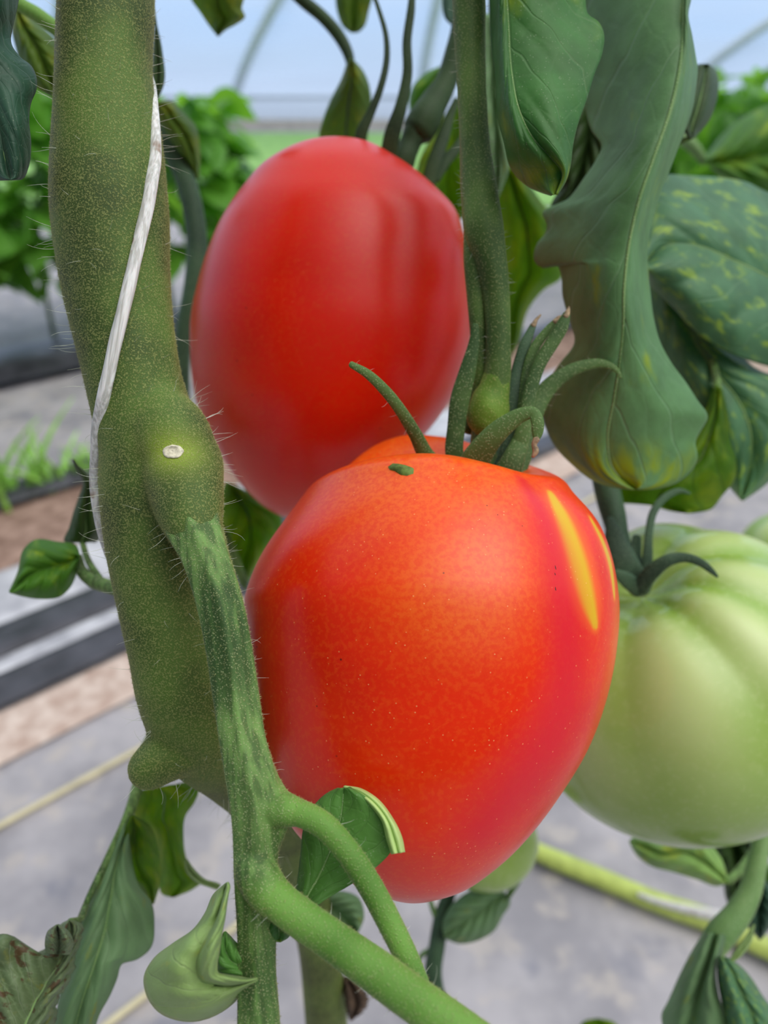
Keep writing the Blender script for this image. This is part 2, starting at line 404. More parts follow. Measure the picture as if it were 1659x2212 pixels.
# ------------------------------------------------------------------ fruit
class Ray:
    """frame looking along the sight line to one place, so a fruit is built upright about its own centre"""
    def __init__(s, cx, cy, d):
        s.c = P(cx, cy, d); r = s.c - CAM; s.dist = np.linalg.norm(r); s.f = r / s.dist
        s.r = np.cross(s.f, UP); s.r /= np.linalg.norm(s.r); s.u = np.cross(s.r, s.f); s.cx, s.cy = cx, cy; s.k = F / s.dist
    def loc(s, x, y):
        q = FW + ((np.asarray(x, float) - 829.5)/F)[..., None]*RT + ((1106 - np.asarray(y, float))/F)[..., None]*UP
        q = q / (q @ s.f)[..., None] * s.dist
        return s.cx + q @ s.r * s.k, s.cy - q @ s.u * s.k
    def view(s, W):
        q = W - CAM; z = q @ s.f
        return s.cx + q @ s.r / z * F, s.cy - q @ s.u / z * F
def fruit_rows(rows, d, centre, kf=.95, kb=.95, nr=110, ns=180, cap=None, grooves=(), top_closed=True, iters=6, soft=0):
    """fruit body from the left/right extent of its cross sections; sections are ellipses with depth kf/kb times the half width."""
    rows = np.array(rows, float); fr = Ray(centre[0], centre[1], d)
    lx, ly = fr.loc(rows[:, 1], rows[:, 0]); rx, ry = fr.loc(rows[:, 2], rows[:, 0])
    rows = np.stack([(ly + ry)/2, lx, rx], 1)
    yb, yt = rows[0, 0], rows[-1, 0]
    def tpar(y):
        s = np.clip((yb - y) / (yb - yt), 0, 1)
        return np.arccos(1 - 2*s) / math.pi if top_closed else np.arccos(1 - s) / (math.pi/2)
    tr = tpar(rows[:, 0]); tgt = rows[:, 1:].copy(); cur = tgt.copy()
    t = np.linspace(0, 1, nr)
    Y = yb - (yb - yt) * ((1 - np.cos(math.pi*t))/2 if top_closed else 1 - np.cos(math.pi/2*t))
    th = np.linspace(0, 2*math.pi, ns, endpoint=False)        # 0 right, 90 towards the lens
    cs, sn = np.cos(th), np.sin(th)
    for it in range(iters):
        E = catp(cur, tr, t)
        xc = E.mean(1); hw = np.maximum((E[:, 1] - E[:, 0]) / 2, 0.01)
        rings = []
        for i in range(nr):
            g = np.ones(ns)
            for (tg, amp, wd, fall) in grooves:
                dth = (th - math.radians(tg) + math.pi) % (2*math.pi) - math.pi
                g -= amp * np.exp(-(dth / math.radians(wd))**2) * t[i] ** fall
            rings.append(np.stack([xc[i] + hw[i]*cs*g, np.full(ns, Y[i]), -np.where(sn > 0, kf, kb) * hw[i]*sn*g], 1))
        if cap:
            K = 46; last = rings[-1]
            for k in range(1, K + 1): rings.append(cap(fr, k / K, th, xc[-1], hw[-1], Y[-1], last))
        R3 = np.array(rings)
        for _ in range(soft):
            q = R3.copy(); q[nr-26:nr+26] = (R3[nr-27:nr+25] + 2*R3[nr-26:nr+26] + R3[nr-25:nr+27]) / 4; R3 = q
        W = fr.c + ((R3[..., 0] - fr.cx)/fr.k)[..., None]*fr.r - ((R3[..., 1] - fr.cy)/fr.k)[..., None]*fr.u + (R3[..., 2]/fr.k)[..., None]*fr.f
        vx, vy = fr.view(W.reshape(-1, 3))
        if it < iters - 1:
            good = []
            for j in range(1, len(rows) - (1 if top_closed else 0)):
                if top_closed and rows[j, 0] < yt + .08*(yb - yt): continue
                if rows[j, 0] > yb - .08*(yb - yt): continue
                good.append(j)
                s = np.abs(vy - rows[j, 0]) < 6
                if s.sum() > 5:
                    cur[j, 0] += (tgt[j, 0] - vx[s].min()) * .9
                    cur[j, 1] += (tgt[j, 1] - vx[s].max()) * .9
            for j in range(1, len(rows) - (1 if top_closed else 0)):
                if j not in good:
                    g_ = min(good, key=lambda k: abs(k - j)); cur[j] = tgt[j] + (cur[g_] - tgt[g_]) * (tgt[j, 1] - tgt[j, 0]) / (tgt[g_, 1] - tgt[g_, 0])
    n = len(rings)
    V = W.reshape(-1, 3); Fc = grid_faces(n, ns, True)
    Fc.append(tuple(range(ns))[::-1]); Fc.append(tuple(range((n-1)*ns, n*ns)))
    px, py, pz = proj(V)
    return V, Fc, px, py, pz
def fruit_axis(c, d, R, axis, flat=.86, lobes=9, amp=.045, dimple=.30, seed=0, nr=110, ns=200, tall=None):
    """ribbed round fruit about an axis given in lens coordinates (right, up, towards the lens)"""
    rad = R * d / F
    ctr = P(c[0], c[1], d)
    a = axis[0]*RT + axis[1]*UP - axis[2]*FW; a /= np.linalg.norm(a)
    e1 = np.cross(a, UP); e1 /= np.linalg.norm(e1); e2 = np.cross(a, e1)
    ph = np.linspace(0, math.pi, nr); th = np.linspace(0, 2*math.pi, ns, endpoint=False)
    r_ = np.random.default_rng(seed)
    off = r_.uniform(0, 6.28)
    V = []; rib = []; sh = []
    wv = .5 + .5*np.cos(th*lobes + off + .9*np.sin(th*2 + off))
    wv = wv ** .75
    for p in ph:
        q = p / math.pi
        fall = math.exp(-((q-.12)/.32)**2)
        r = np.sin(p) * (1 - amp * 2 * (1 - wv) * fall)
        z = flat * math.cos(p) * (1 + 0*th)
        rho = np.sin(p)
        if p < math.pi/2:
            z = z - dimple * math.exp(-(rho / .30)**2) - amp * 1.3 * (1 - wv) * fall * min(1, rho*3)
        V.append(ctr + rad * (r[:, None]*(np.cos(th)[:, None]*e1 + np.sin(th)[:, None]*e2) + z[:, None]*a))
        rib.append(wv * fall); sh.append(np.full(ns, math.exp(-(rho/.42)**2) * (p < math.pi/2)))
    V = np.concatenate(V); Fc = grid_faces(nr, ns, True)
    return V, Fc, np.concatenate(rib), np.concatenate(sh)

# ------------------------------------------------------------------ hairs
def sample_surface(V, Fc, n, keep=None):
    tri = []
    for f in Fc:
        if len(f) == 4: tri += [(f[0], f[1], f[2]), (f[0], f[2], f[3])]
        elif len(f) == 3: tri.append(tuple(f))
    tri = np.array(tri); A, B, D = V[tri[:, 0]], V[tri[:, 1]], V[tri[:, 2]]
    nn = np.cross(B - A, D - A); ar = np.linalg.norm(nn, axis=1)
    mid = (A + B + D) / 3
    w = ar.copy()
    if keep is not None: w *= keep(mid)
    k = rng.choice(len(tri), n, p=w / w.sum())
    r1 = np.sqrt(rng.random(n)); r2 = rng.random(n)
    pts = (1-r1)[:, None]*A[k] + (r1*(1-r2))[:, None]*B[k] + (r1*r2)[:, None]*D[k]
    nr = nn[k] / np.maximum(ar[k], 1e-15)[:, None]
    return pts, nr
def hairs(pts, nr, length, width, curl=.6, seg=5, lv=.5):
    out = []
    for p, n_ in zip(pts, nr):
        L = length * (1 + lv * rng.uniform(-1, 1)); dirv = n_ + rng.normal(0, .22, 3)
        bend = rng.normal(0, curl, 3); q = [p - n_ * width]
        for s in range(seg):
            dirv = dirv + bend * (1.0 / seg) * ((s + 1) / seg); dirv /= np.linalg.norm(dirv)
            q.append(q[-1] + dirv * L / seg)
        q = np.array(q)
        a = np.cross(dirv, [.3, .5, .8]); a /= np.linalg.norm(a); b_ = np.cross(dirv, a)
        ring = []
        for i, c in enumerate(q):
            w = width * (1 - .8 * i / seg)
            ring += [c + w*a, c + w*(-.5*a + .87*b_), c + w*(-.5*a - .87*b_)]
        out.append((np.array(ring), grid_faces(seg + 1, 3, True)))
    return merge(out)
def fuzz(pts, nr, length, width):
    n = len(pts)
    dirv = nr + rng.normal(0, .45, (n, 3)); dirv /= np.linalg.norm(dirv, axis=1)[:, None]
    L = length * rng.uniform(.5, 1.3, n)[:, None]
    a = np.cross(dirv, rng.normal(0, 1, (n, 3))); a /= np.linalg.norm(a, axis=1)[:, None]; b_ = np.cross(dirv, a)
    V = np.stack([pts + width*a, pts + width*(-.5*a + .87*b_), pts + width*(-.5*a - .87*b_), pts + dirv*L], 1).reshape(-1, 3)
    Fc = []
    for i in range(0, 4*n, 4): Fc += [(i, i+1, i+3), (i+1, i+2, i+3), (i+2, i, i+3)]
    return V, Fc
def edge_on(lim):
    """prefer places whose surface is seen edge-on from the lens side"""
    return None
def bvh(V, Fc): return BVHTree.FromPolygons([tuple(v) for v in V], [list(f) for f in Fc])
def surf(trees, px, py, off=0.0):
    r = FW + (px - 829.5)/F*RT + (1106 - py)/F*UP; rn = r / np.linalg.norm(r)
    best = None
    for t in trees:
        h = t.ray_cast(Vector(CAM), Vector(rn))
        if h[0] is not None and (best is None or h[3] < best[3]): best = h
    if best is None: return None
    return (np.array(best[0]) - CAM) @ FW - off, np.array(best[1])
def evaluated(V, Fc, voxel, smooth=8):
    """fuse overlapping tubes into one skin"""
    me = bpy.data.meshes.new('tmp'); me.from_pydata(V.tolist(), [], [list(f) for f in Fc]); me.update()
    o = bpy.data.objects.new('tmp', me); C.objects.link(o)
    m = o.modifiers.new('r', 'REMESH'); m.mode = 'VOXEL'; m.voxel_size = voxel
    s = o.modifiers.new('s', 'SMOOTH'); s.factor = .5; s.iterations = smooth
    bpy.context.view_layer.update()
    e = o.evaluated_get(bpy.context.evaluated_depsgraph_get()); em = e.to_mesh()
    V2 = np.array([v.co[:] for v in em.vertices]); F2 = [tuple(p.vertices) for p in em.polygons]
    e.to_mesh_clear(); bpy.data.objects.remove(o); bpy.data.meshes.remove(me)
    return V2, F2
SKY = 1.06; BACK = .13; KEY = 5.2; KEYPOW = 9.0; KEYDIR = (0.46, -0.28, 0.85); EXPO = 0.0
def outward(V, Fc):
    vol = 0.0
    c = V.mean(0)
    for f in Fc:
        for k in range(1, len(f) - 1):
            a, b, d = V[f[0]] - c, V[f[k]] - c, V[f[k+1]] - c
            vol += a[0]*(b[1]*d[2]-b[2]*d[1]) - a[1]*(b[0]*d[2]-b[2]*d[0]) + a[2]*(b[0]*d[1]-b[1]*d[0])
    return Fc if vol > 0 else [tuple(f)[::-1] for f in Fc]
_tw = tube_world
def tube_world(*a, **k):
    V, Fc = _tw(*a, **k); return V, outward(V, Fc)

# ================================================================== the near tomato plant
STEM = [(238,-420,.172,98),(232,-120,.169,99),(230,0,.168,99),(226,150,.168,101),(236,350,.168,117),(238,450,.168,123),(250,600,.168,114),
        (275,750,.168,104),(304,880,.168,103),(330,960,.168,112),(338,1050,.169,119),(340,1150,.169,110),(358,1300,.170,101),(384,1400,.171,104),
        (406,1500,.173,104),(440,1588,.180,96),(503,1655,.195,78),(572,1735,.220,62),(632,1840,.250,53),(680,1990,.275,47),(705,2212,.30,45),(720,2500,.36,42),(728,2800,.45,38),(730,2880,.475,38)]
main = tube(STEM, 40, 170, jit=.03)
knee = tube([(330,900,.166,80),(372,945,.162,84),(386,985,.161,80),(388,1030,.163,64)], 24, 24)
stub = tube([(430,1585,.177,74),(372,1622,.172,62),(330,1652,.170,50),(308,1672,.170,42)], 24, 24, jit=.12)
fork = tube([(384,935,.167,58),(393,1000,.162,87),(401,1050,.158,82),(416,1125,.1535,68),(432,1170,.1518,52),(446,1210,.1506,36)], 28, 40)
V, Fc = merge([main, knee, stub, fork])
V, Fc = evaluated(V, Fc, .0009, 6)
plant = thing('tomato_plant', P(705, 2212, .30), 'tomato plant with thick fuzzy main stem at left, forking down into a ribbed leaf stalk', 'plant')
stemV, stemF = V, Fc
h_ = surf([bvh(V, Fc)], 373, 976); hc = P(373, 976, h_[0])
mesh('main_stem', V, Fc, M['stem'], plant, attrs={'halo': np.exp(-(np.linalg.norm((V - hc) * np.array([.75, 1, 1.25]), axis=1) / .0052)**2)})
PET = [(404,1080,.1570,62),(416,1125,.1540,62),(444,1200,.150,51),(475,1300,.148,50),(495,1400,.147,50),(510,1500,.146,50),
       (525,1600,.144,50),(546,1700,.142,54),(551,1760,.141,51),(553,1900,.140,47),(555,2000,.139,43),(555,2100,.138,42),(559,2212,.137,46),(562,2420,.136,47),(572,2700,.138,34),(590,2960,.142,14)]
ridge = lambda th, t: 1 + .055*np.cos(th*6 + 1.0 + .35*math.sin(t*7)) + .03*np.cos(th*11 + 2)
pV, pF = tube(PET, 96, 150, sect=ridge)
bud1 = tube([(556,1672,.1448,40),(570,1712,.1430,44),(594,1741,.1410,42),(634,1753,.1388,32),(668,1763,.1376,22)], 24, 30)
web1 = tube([(572,1850,.1425,26),(588,1800,.1415,28),(604,1768,.1408,26)], 16, 16)
bud2 = tube([(550,1770,.1436,40),(551,1830,.1408,46),(557,1888,.1376,47),(590,1937,.1352,43),(628,1967,.1330,32)], 28, 36)
pV, pF = evaluated(*merge([(pV, pF), bud1, web1, bud2]), .0004, 5)
def toward(line):
    q = cat(np.array(line, float), 40); W = P(q[:, 0], q[:, 1], q[:, 2]); rr = q[:, 3]*q[:, 2]/F
    D = np.linalg.norm(pV[:, None, :] - W[None], axis=2); k = D.argmin(1); f = np.linspace(0, 1, 40)[k]
    return np.clip(1.6*f - .1, 0, 1) * np.clip((1.35 - D[np.arange(len(pV)), k] / rr[k]) / .25, 0, 1)
bl = np.maximum(toward([(556,1880,.138,46),(590,1937,.1352,43),(628,1967,.1330,36)]), toward([(585,1738,.1415,40),(634,1753,.1388,31),(668,1763,.1376,26)]))
petiole = mesh('leaf_stalk', pV, pF, M['petiole'], plant, attrs={'blend': bl}); BASE[petiole.name] = BASE[plant.name]
s1V, s1F = tube([(598,1742,.1407,33),(640,1754,.1386,28.5),(690,1776,.1365,27.5),(745,1832,.135,27),(800,1915,.134,27),(848,2005,.133,27),(888,2090,.132,26),(925,2180,.131,24),(975,2290,.130,22),(1040,2420,.129,14),(1080,2520,.129,6)], 24, 70, jit=.04)
s2V, s2F = tube([(572,1915,.1366,40),(602,1946,.1344,39.5),(700,2018,.130,40),(800,2090,.126,43),(900,2162,.122,45),(1000,2232,.118,46),(1110,2310,.114,45),(1300,2430,.111,32),(1460,2540,.110,12)], 28, 70, jit=.03)
q = mesh('side_stalk', s1V, s1F, M['sidestalk'], petiole)
q = mesh('side_stalk', s2V, s2F, M['sidestalk'], petiole)
trees = [bvh(stemV, stemF), bvh(pV, pF)]
# healed scar on the knee
K = 40; V = []
for rr, lift in ((25, -.0006), (23, .0002), (20, .0004), (15, .0003), (11, .00005), (7, .00015), (2, .0002), (.3, .0001)):
    for j in range(K):
        t = j/K*2*math.pi; w = 1 + .16*noise.noise(Vector((math.cos(t)*1.6, math.sin(t)*1.6, rr*.2)))
        x_, y_ = 373 + math.cos(t)*rr*w, 975 + math.sin(t)*rr*.62*w
        h = surf(trees, x_, y_); V.append(P(x_, y_, h[0] - lift))
tag(mesh('healed_scar', np.array(V), grid_faces(8, K, True), M['scar'], plant), 'small round pale scar on the knee')
# curled leaflets on the ribbed stalk
def sub_leaf(label, L, R, mat, mid, midmat=None, **k):
    o = blade(L, R, mat, petiole, name='leaflet', **k)
    o['label'] = label
    BASE[o.name] = BASE[plant.name]
    W, Fc, uv, midw, dz = leaf_surface(L, R, **k)
    V, Ff = tube_world(midw[2:-3], np.linspace(mid[0], mid[1], len(midw) - 5) * dz[2:-3] / F, 8)
    mesh('midrib', V, Ff, midmat or M['vein'], o if False else petiole)
sub_leaf('curled leaflet showing its pale underside',
  [(556,2118),(530,2135),(505,2165),(470,2190),(425,2205),(385,2203),(342,2184),(318,2150),(312,2110),(332,2072),(375,2038),(418,2008),(444,1972),(462,1932),(490,1907)],
  [(556,2112),(540,2114),(515,2110),(488,2106),(470,2101),(468,2085),(472,2060),(476,2035),(480,2010),(485,1985),(489,1955),(493,1930),(496,1915),(495,1910),(492,1906)],
  M['l_under'], (4,1.5), Mi=[(556,2116),(520,2126),(470,2128),(430,2112),(425,2080),(440,2040),(462,2000),(478,1955),(491,1907)],
  d=(.136,.129,.1275,.131,.134), dl=.006, dr=-.001, bul=.003, pk=.0008, pn=5, rip=.002, seed=1.)
sub_leaf('green inner fold of the curled leaflet',
  [(560,2125),(540,2124),(515,2116),(490,2108),(470,2096),(472,2050),(484,2014)],
  [(562,2100),(556,2090),(540,2066),(525,2050),(508,2035),(496,2022),(486,2012)],
  M['l_fresh'], (3,1.), d=(.1375,.1365,.137), dl=.0, dr=.002, bul=.001, pk=.0005, pn=4, seed=2.)
sub_leaf('upright leaflet with a pale rolled edge behind the side stalk',
  [(655,1985),(642,1968),(641,1930),(646,1880),(651,1835),(655,1795),(664,1765),(678,1742),(694,1724),(712,1711),(730,1703)],
  [(662,1984),(672,1968),(705,1942),(752,1914),(792,1888),(820,1866),(846,1835),(846,1800),(828,1762),(794,1724),(756,1701)],
  M['l_fresh'], (3,1.), Mi=[(658,1985),(660,1950),(690,1890),(716,1830),(735,1770),(743,1702)],
  d=(.139,.141,.142,.143,.144), dl=.002, dr=-.002, bul=.001, seed=3.)
sub_leaf('pale rolled edge of the upright leaflet',
  [(742,1700),(765,1712),(800,1740),(826,1775),(836,1815),(846,1845)],
  [(744,1698),(776,1703),(815,1726),(846,1765),(868,1810),(874,1841)],
  M['l_edge'], (1.2,.8), midmat=M['l_edge'], d=(.146,.142,.139,.138), dl=.0, dr=.0012, bul=.0012, seed=4.)
sub_leaf('tiny leaflet under the fork', [(598,1975),(582,1992),(575,2012),(585,2030),(606,2034)], [(604,1975),(622,1985),(630,2002),(624,2022),(606,2034)],
  M['l_front'], (2,1.), d=(.138,.1375,.139), bul=.001, seed=5.)
# hair
def facing(mid):
    return np.ones(len(mid))
def rim(V, Fc, n, length, width, lo=-.25, hi=.45, **k):
    pts, nr = sample_surface(V, Fc, n*5, lambda m: (m[:, 2] > .45) * 1.0)
    view = pts - CAM; view /= np.linalg.norm(view, axis=1)[:, None]
    c = -(view * nr).sum(1); s = (c > lo) & (c < hi)
    return hairs(pts[s][:n], nr[s][:n], length, width, **k)
A = rim(stemV, stemF, 420, .0042, .00006, -.25, .35)
B = rim(stemV, stemF, 60, .0035, .000045, .35, 1.)
tag(mesh('long_hair', *merge([A, B]), M['hair'], plant), kind='stuff')
pts, nr = sample_surface(stemV, stemF, 34000, lambda m: (np.abs(m[:, 2] - .66) < .14) * ((m - CAM) @ FW < .175))
tag(mesh('short_fuzz', *fuzz(pts, nr, .00045, .00003), M['fuzz'], plant), kind='stuff')
pp = merge([(pV, pF), (s1V, s1F), (s2V, s2F)])
pts, nr = sample_surface(pp[0], pp[1], 16000)
tag(mesh('stalk_fuzz', *fuzz(pts, nr, .0005, .00003), M['fuzz'], plant), kind='stuff')
A = rim(pp[0], pp[1], 90, .002, .00004, -.2, .3)
tag(mesh('stalk_hair', *A, M['hair'], plant), kind='stuff')

# white twine wound round the stem
tw = [(326,208),(331,245),(336,300),(334,350),(329,385),(320,440),(306,500),(292,560),(278,620),(264,680),(249,740),(235,805),(222,865),(212,925),(207,980)]
pts = [(290,100,.182,10),(308,140,.1805,11),(320,170,.178,12),(327,195,.1745,12)]
for i, (x, y) in enumerate(tw):
    if i == 0: pts.append((329, 215, .171, 12)); continue
    h = surf(trees, x, y)
    dd = min(h[0] - .0010, .1675) if h else .1675
    pts.append((x, y, dd, 14.5 if 2 < i < 14 else 12.5))
pts += [(205,1040,.1690,12),(211,1105,.1705,11),(221,1155,.1725,10),(236,1200,.1765,9),(270,1260,.182,9)]
pts = np.array(pts); pts[4:-5, 2] = np.convolve(np.pad(pts[4:-5, 2], 1, mode='edge'), np.ones(3)/3, 'valid')
Vt, Ft = tube(pts, 18, 150, flat=.7, jit=.08)
tag(mesh('twine', Vt, Ft, M['twine']), 'white twine wound once around the thick fuzzy stem', 'string')

# ================================================================== fruit
def ribbon(pts, flat=.3, sides=14, n=46, **k):
    return tube(pts, sides, n, flat=flat, jit=.06, **k)
# --- the front red tomato
rows = [(1946,890,890),(1930,815,965),(1905,755,1025),(1870,700,1075),(1830,655,1122),(1780,618,1165),(1700,588,1222),(1600,566,1277),(1500,550,1313),(1400,533,1333),
        (1300,527,1338),(1200,561,1322),(1130,606,1296),(1080,643,1258)]
rim_y = catp(np.array([[1010],[1030],[988],[996],[1024],[1070],[1012],[945],[942],[985],[1010.]]), np.array([0,48,95,130,152,175,198,222,262,315,360.]), np.linspace(0, 360, 361))[:, 0]
rim_y = np.convolve(np.pad(rim_y, 8, mode='wrap'), np.ones(17)/17, 'valid')
def cap_front(fr, s, th, xc, hw, y0, last):
    deg = np.degrees(th)
    top = np.interp(deg, np.arange(361), rim_y)
    top = fr.loc(np.full(len(th), 930.), top)[1]; top = fr.cy + (top - fr.cy) * (1 + last[:, 2]*.58/F); mx, my = fr.loc(1048., 1062.)
    if s < .55:
        a = s / .55 * math.pi / 2
        r0 = .58 + .15 * np.exp(-((deg - 205)/48)**2)
        rho = r0 + (1 - r0) * math.cos(a); y = y0 + (top - y0) * math.sin(a)
    else:
        q = (s - .55) / .45
        rho = (.58 + .15 * np.exp(-((deg - 205)/48)**2)) * (1 - q) + .0005; y = top + (my - top) * (1 - math.cos(q * math.pi)) / 2
    sh = (1 - rho) ** 1.2
    x = xc + (last[:, 0] - xc) * rho + (mx - xc) * sh
    z = last[:, 2] * rho
    return np.stack([x, y + 0*th, z], 1)
V, Fc, px, py, pz = fruit_rows(rows, .187, (930, 1440), .92, .92, nr=150, ns=260, cap=cap_front, top_closed=False, soft=14,
    grooves=((176, .08, 9, 3.5), (50, .045, 13, 2.2), (120, .014, 25, 2.0), (330, .02, 20, 1.5)))
Fc = outward(V, Fc)
ft = [bvh(V, Fc)]
def dist_poly(px, py, pts):
    q = cat(np.array(pts, float), 60); best = np.full(len(V), -9.)
    for x, y, w in q:
        h = surf(ft, x, y)
        if h: best = np.maximum(best, 1 - np.linalg.norm(V - P(x, y, h[0]), axis=1) / (w * .255 / F))
    return np.clip(best, 0, 1)
patch = np.maximum(dist_poly(px, py, [(1190,1066,18),(1212,1110,38),(1235,1170,48),(1256,1240,50),(1272,1300,40),(1286,1350,18)]),
                   dist_poly(px, py, [(1276,1120,12),(1300,1165,24),(1316,1210,28),(1324,1255,20),(1327,1290,10)]))
sm = lambda x, a, b: np.clip((x-a)/(b-a), 0, 1)**2 * (3 - 2*np.clip((x-a)/(b-a), 0, 1))
orange = sm(-py, -1330, -1010) * .75 * sm(-np.hypot((px-930)/330, (py-1050)/300), -1.15, -.3)
orange = np.maximum(orange, .7*sm(-np.hypot((px-1000)/260, (py-1260)/240), -1.1, -.2))  # besides the orange shoulder, paints the broad front highlight into the skin
deep = np.clip(dist_poly(px, py, [(1130,1040,20),(1180,1130,40),(1215,1300,60),(1225,1450,60),(1205,1560,80),(1140,1680,90),(1050,1790,70)])*1.2, 0, 1)
t = thing('tomato', P(930, 1946, .187), 'front ripe red tomato with a yellow patch on its right shoulder', 'tomato')
front = t
mesh('fruit_body', V, Fc, M['red'], t, attrs={'patch': patch, 'orange': orange, 'deep': deep})
frontV, frontF = V, Fc
# fruit stalk with its knuckle and a side branch lying behind it
K0 = [(985,-330,.186,36),(1005,-120,.186,36),(1013,0,.187,36),(1016,120,.187,33),(1020,220,.187,31),(1026,320,.187,33),(1036,420,.186,40),(1046,500,.185,43),(1060,560,.185,35),(1072,640,.186,29),(1076,740,.187,27),(1074,815,.188,29),(1064,865,.189,32)]
kV, kF = tube(K0, 30, 120, jit=.05)
stk = mesh('fruit_stalk', kV, kF, M['stalk'], t); BASE[stk.name] = BASE[t.name]
V, Fc = tube([(1024,490,.187,22),(1026,560,.1875,25),(1030,640,.188,22),(1034,720,.189,19),(1036,800,.190,16),(1028,860,.193,14),(1012,930,.196,13)], 18, 40, jit=.05)
mesh('side_branch', V, Fc, M['stalk'], stk)
V, Fc = tube([(1074,800,.188,26),(1068,838,.1885,34),(1058,872,.189,43),(1053,900,.1895,45),(1053,920,.190,38),(1054,934,.191,22)], 28, 36, jit=.10)
mesh('knuckle', V, Fc, M['knuckle'], stk)
V, Fc = tube([(1046,915,.191,26),(1042,955,.192,26),(1044,1000,.193,32),(1048,1060,.193,40)], 20, 24, jit=.05)
mesh('pedicel', V, Fc, M['stalk'], t)
SEP = [
 ([(758,787,.166,7),(790,805,.168,10),(830,842,.171,12),(866,888,.175,13),(897,938,.180,15),(922,985,.185,18),(960,1020,.188,20)], 'sepal', .55),
 ([(1027,702,.184,7),(1024,740,.1845,12),(1010,800,.185,18),(994,860,.186,21),(986,920,.187,20),(982,980,.188,20),(1000,1030,.19,20)], 'sepal', .35),
 ([(1010,1040,.185,30),(1024,1000,.181,32),(1052,958,.178,27),(1092,918,.176,21),(1130,895,.175,16),(1152,892,.1745,13),(1161,910,.174,14),(1160,940,.174,11),(1158,952,.174,5)], 'sepal', .4),
 ([(1100,1040,.188,22),(1118,980,.186,19),(1135,900,.185,15),(1146,840,.185,15),(1166,785,.185,15),(1196,735,.185,15),(1216,700,.185,14),(1224,678,.185,8)], 'sepal', .5),
 ([(1075,1045,.190,30),(1098,990,.188,24),(1108,920,.188,18),(1112,850,.188,17),(1122,790,.189,15),(1136,740,.189,12),(1152,702,.190,7)], 'sepal_dark', .4),
 ([(1085,1045,.186,34),(1105,1000,.185,26),(1128,940,.186,18),(1134,870,.187,15),(1140,800,.188,13),(1156,750,.188,11),(1184,712,.188,9),(1204,690,.188,6)], 'sepal', .5),
 ([(1110,1040,.193,20),(1135,960,.195,22),(1150,900,.196,22),(1174,850,.197,20),(1214,812,.197,16),(1262,790,.197,13),(1306,786,.197,9),(1332,800,.197,6),(1341,815,.197,3)], 'sepal', .4),
 ([(1060,1050,.196,26),(1064,1005,.197,30),(1076,960,.198,24),(1090,900,.199,14)], 'sepal_dark', .4),
]
for q, m, fl in SEP:
    V, Fc = ribbon(q, fl); o = mesh('sepal', V, Fc, M[m], t); BASE[o.name] = BASE[t.name]
    sp = (V, Fc)
for q in ([(1159,948,.174,8),(1154,962,.174,6),(1157,975,.174,7),(1151,986,.174,4)], [(1221,685,.185,8),(1227,672,.185,5),(1229,663,.185,2)], [(1151,704,.19,7),(1158,692,.19,4),(1168,680,.19,2)], [(1198,696,.188,7),(1210,686,.188,5),(1216,682,.188,2)]):
    V, Fc = tube(q, 8, 20, jit=.3); tag(mesh('sepal_tip', V, Fc, M['dry'], t), 'withered tan tip')
for x, y, w, h in ((1200,1226,3.5,11),(1199,1240,3,7),(1200,1272,3.5,10),(1052,1092,3,3),(1075,1112,3,2.5),(1128,1136,3,2.5)):
    hq = surf(ft, x, y)
    if hq:
        c = P(x, y, hq[0]); n_ = hq[1]; b1 = np.cross(n_, UP); b1 /= np.linalg.norm(b1); b2 = np.cross(b1, n_)
        K = 14; sc_ = hq[0] / F; ring = [c + n_*.00012]
        ring += [c - n_*.00015 + (b1*math.cos(j/K*6.283)*w*(1+.4*math.sin(j*5.1)) + b2*math.sin(j/K*6.283)*h) * sc_ for j in range(K)]
        mesh('dark_scratch', np.array(ring), [(0, 1+j, 1+(j+1) % K) for j in range(K)], M['scratch'], t)
hv = merge([tube(q, 12, 30, flat=fl) for q, m, fl in SEP] + [(kV, kF)])
A = rim(hv[0], hv[1], 190, .0016, .00004, -.3, .5)
tag(mesh('stalk_hair', *A, M['hair'], t), kind='stuff')
# scrap of leaf lying on the front tomato
def on_fruit(poly, lift=.0003, thick=.0005):
    V = []; c = np.mean(poly, 0)
    for f_ in (1.0, .8, .45, .02):
        for x, y in poly:
            X, Y = c[0] + (x-c[0])*f_, c[1] + (y-c[1])*f_
            h = surf(ft, X, Y); n_ = h[1] if h[1] @ FW < 0 else -h[1]
            V.append(P(X, Y, h[0]) + n_ * (-.0002 if f_ == 1. else lift + thick*(1-f_)*1.2*(1 + .6*noise.noise(Vector((X*.1, Y*.1, 0))))))
    return np.array(V), grid_faces(4, len(poly), True)
V, Fc = on_fruit([(836,1008),(846,1001),(862,1002),(880,1006),(896,1012),(895,1024),(880,1029),(866,1027),(852,1018),(840,1015)])
tag(mesh('leaf_scrap', V, Fc, M['scrap']), 'tiny dried green leaf scrap stuck on top of the front red tomato', 'leaf scrap')

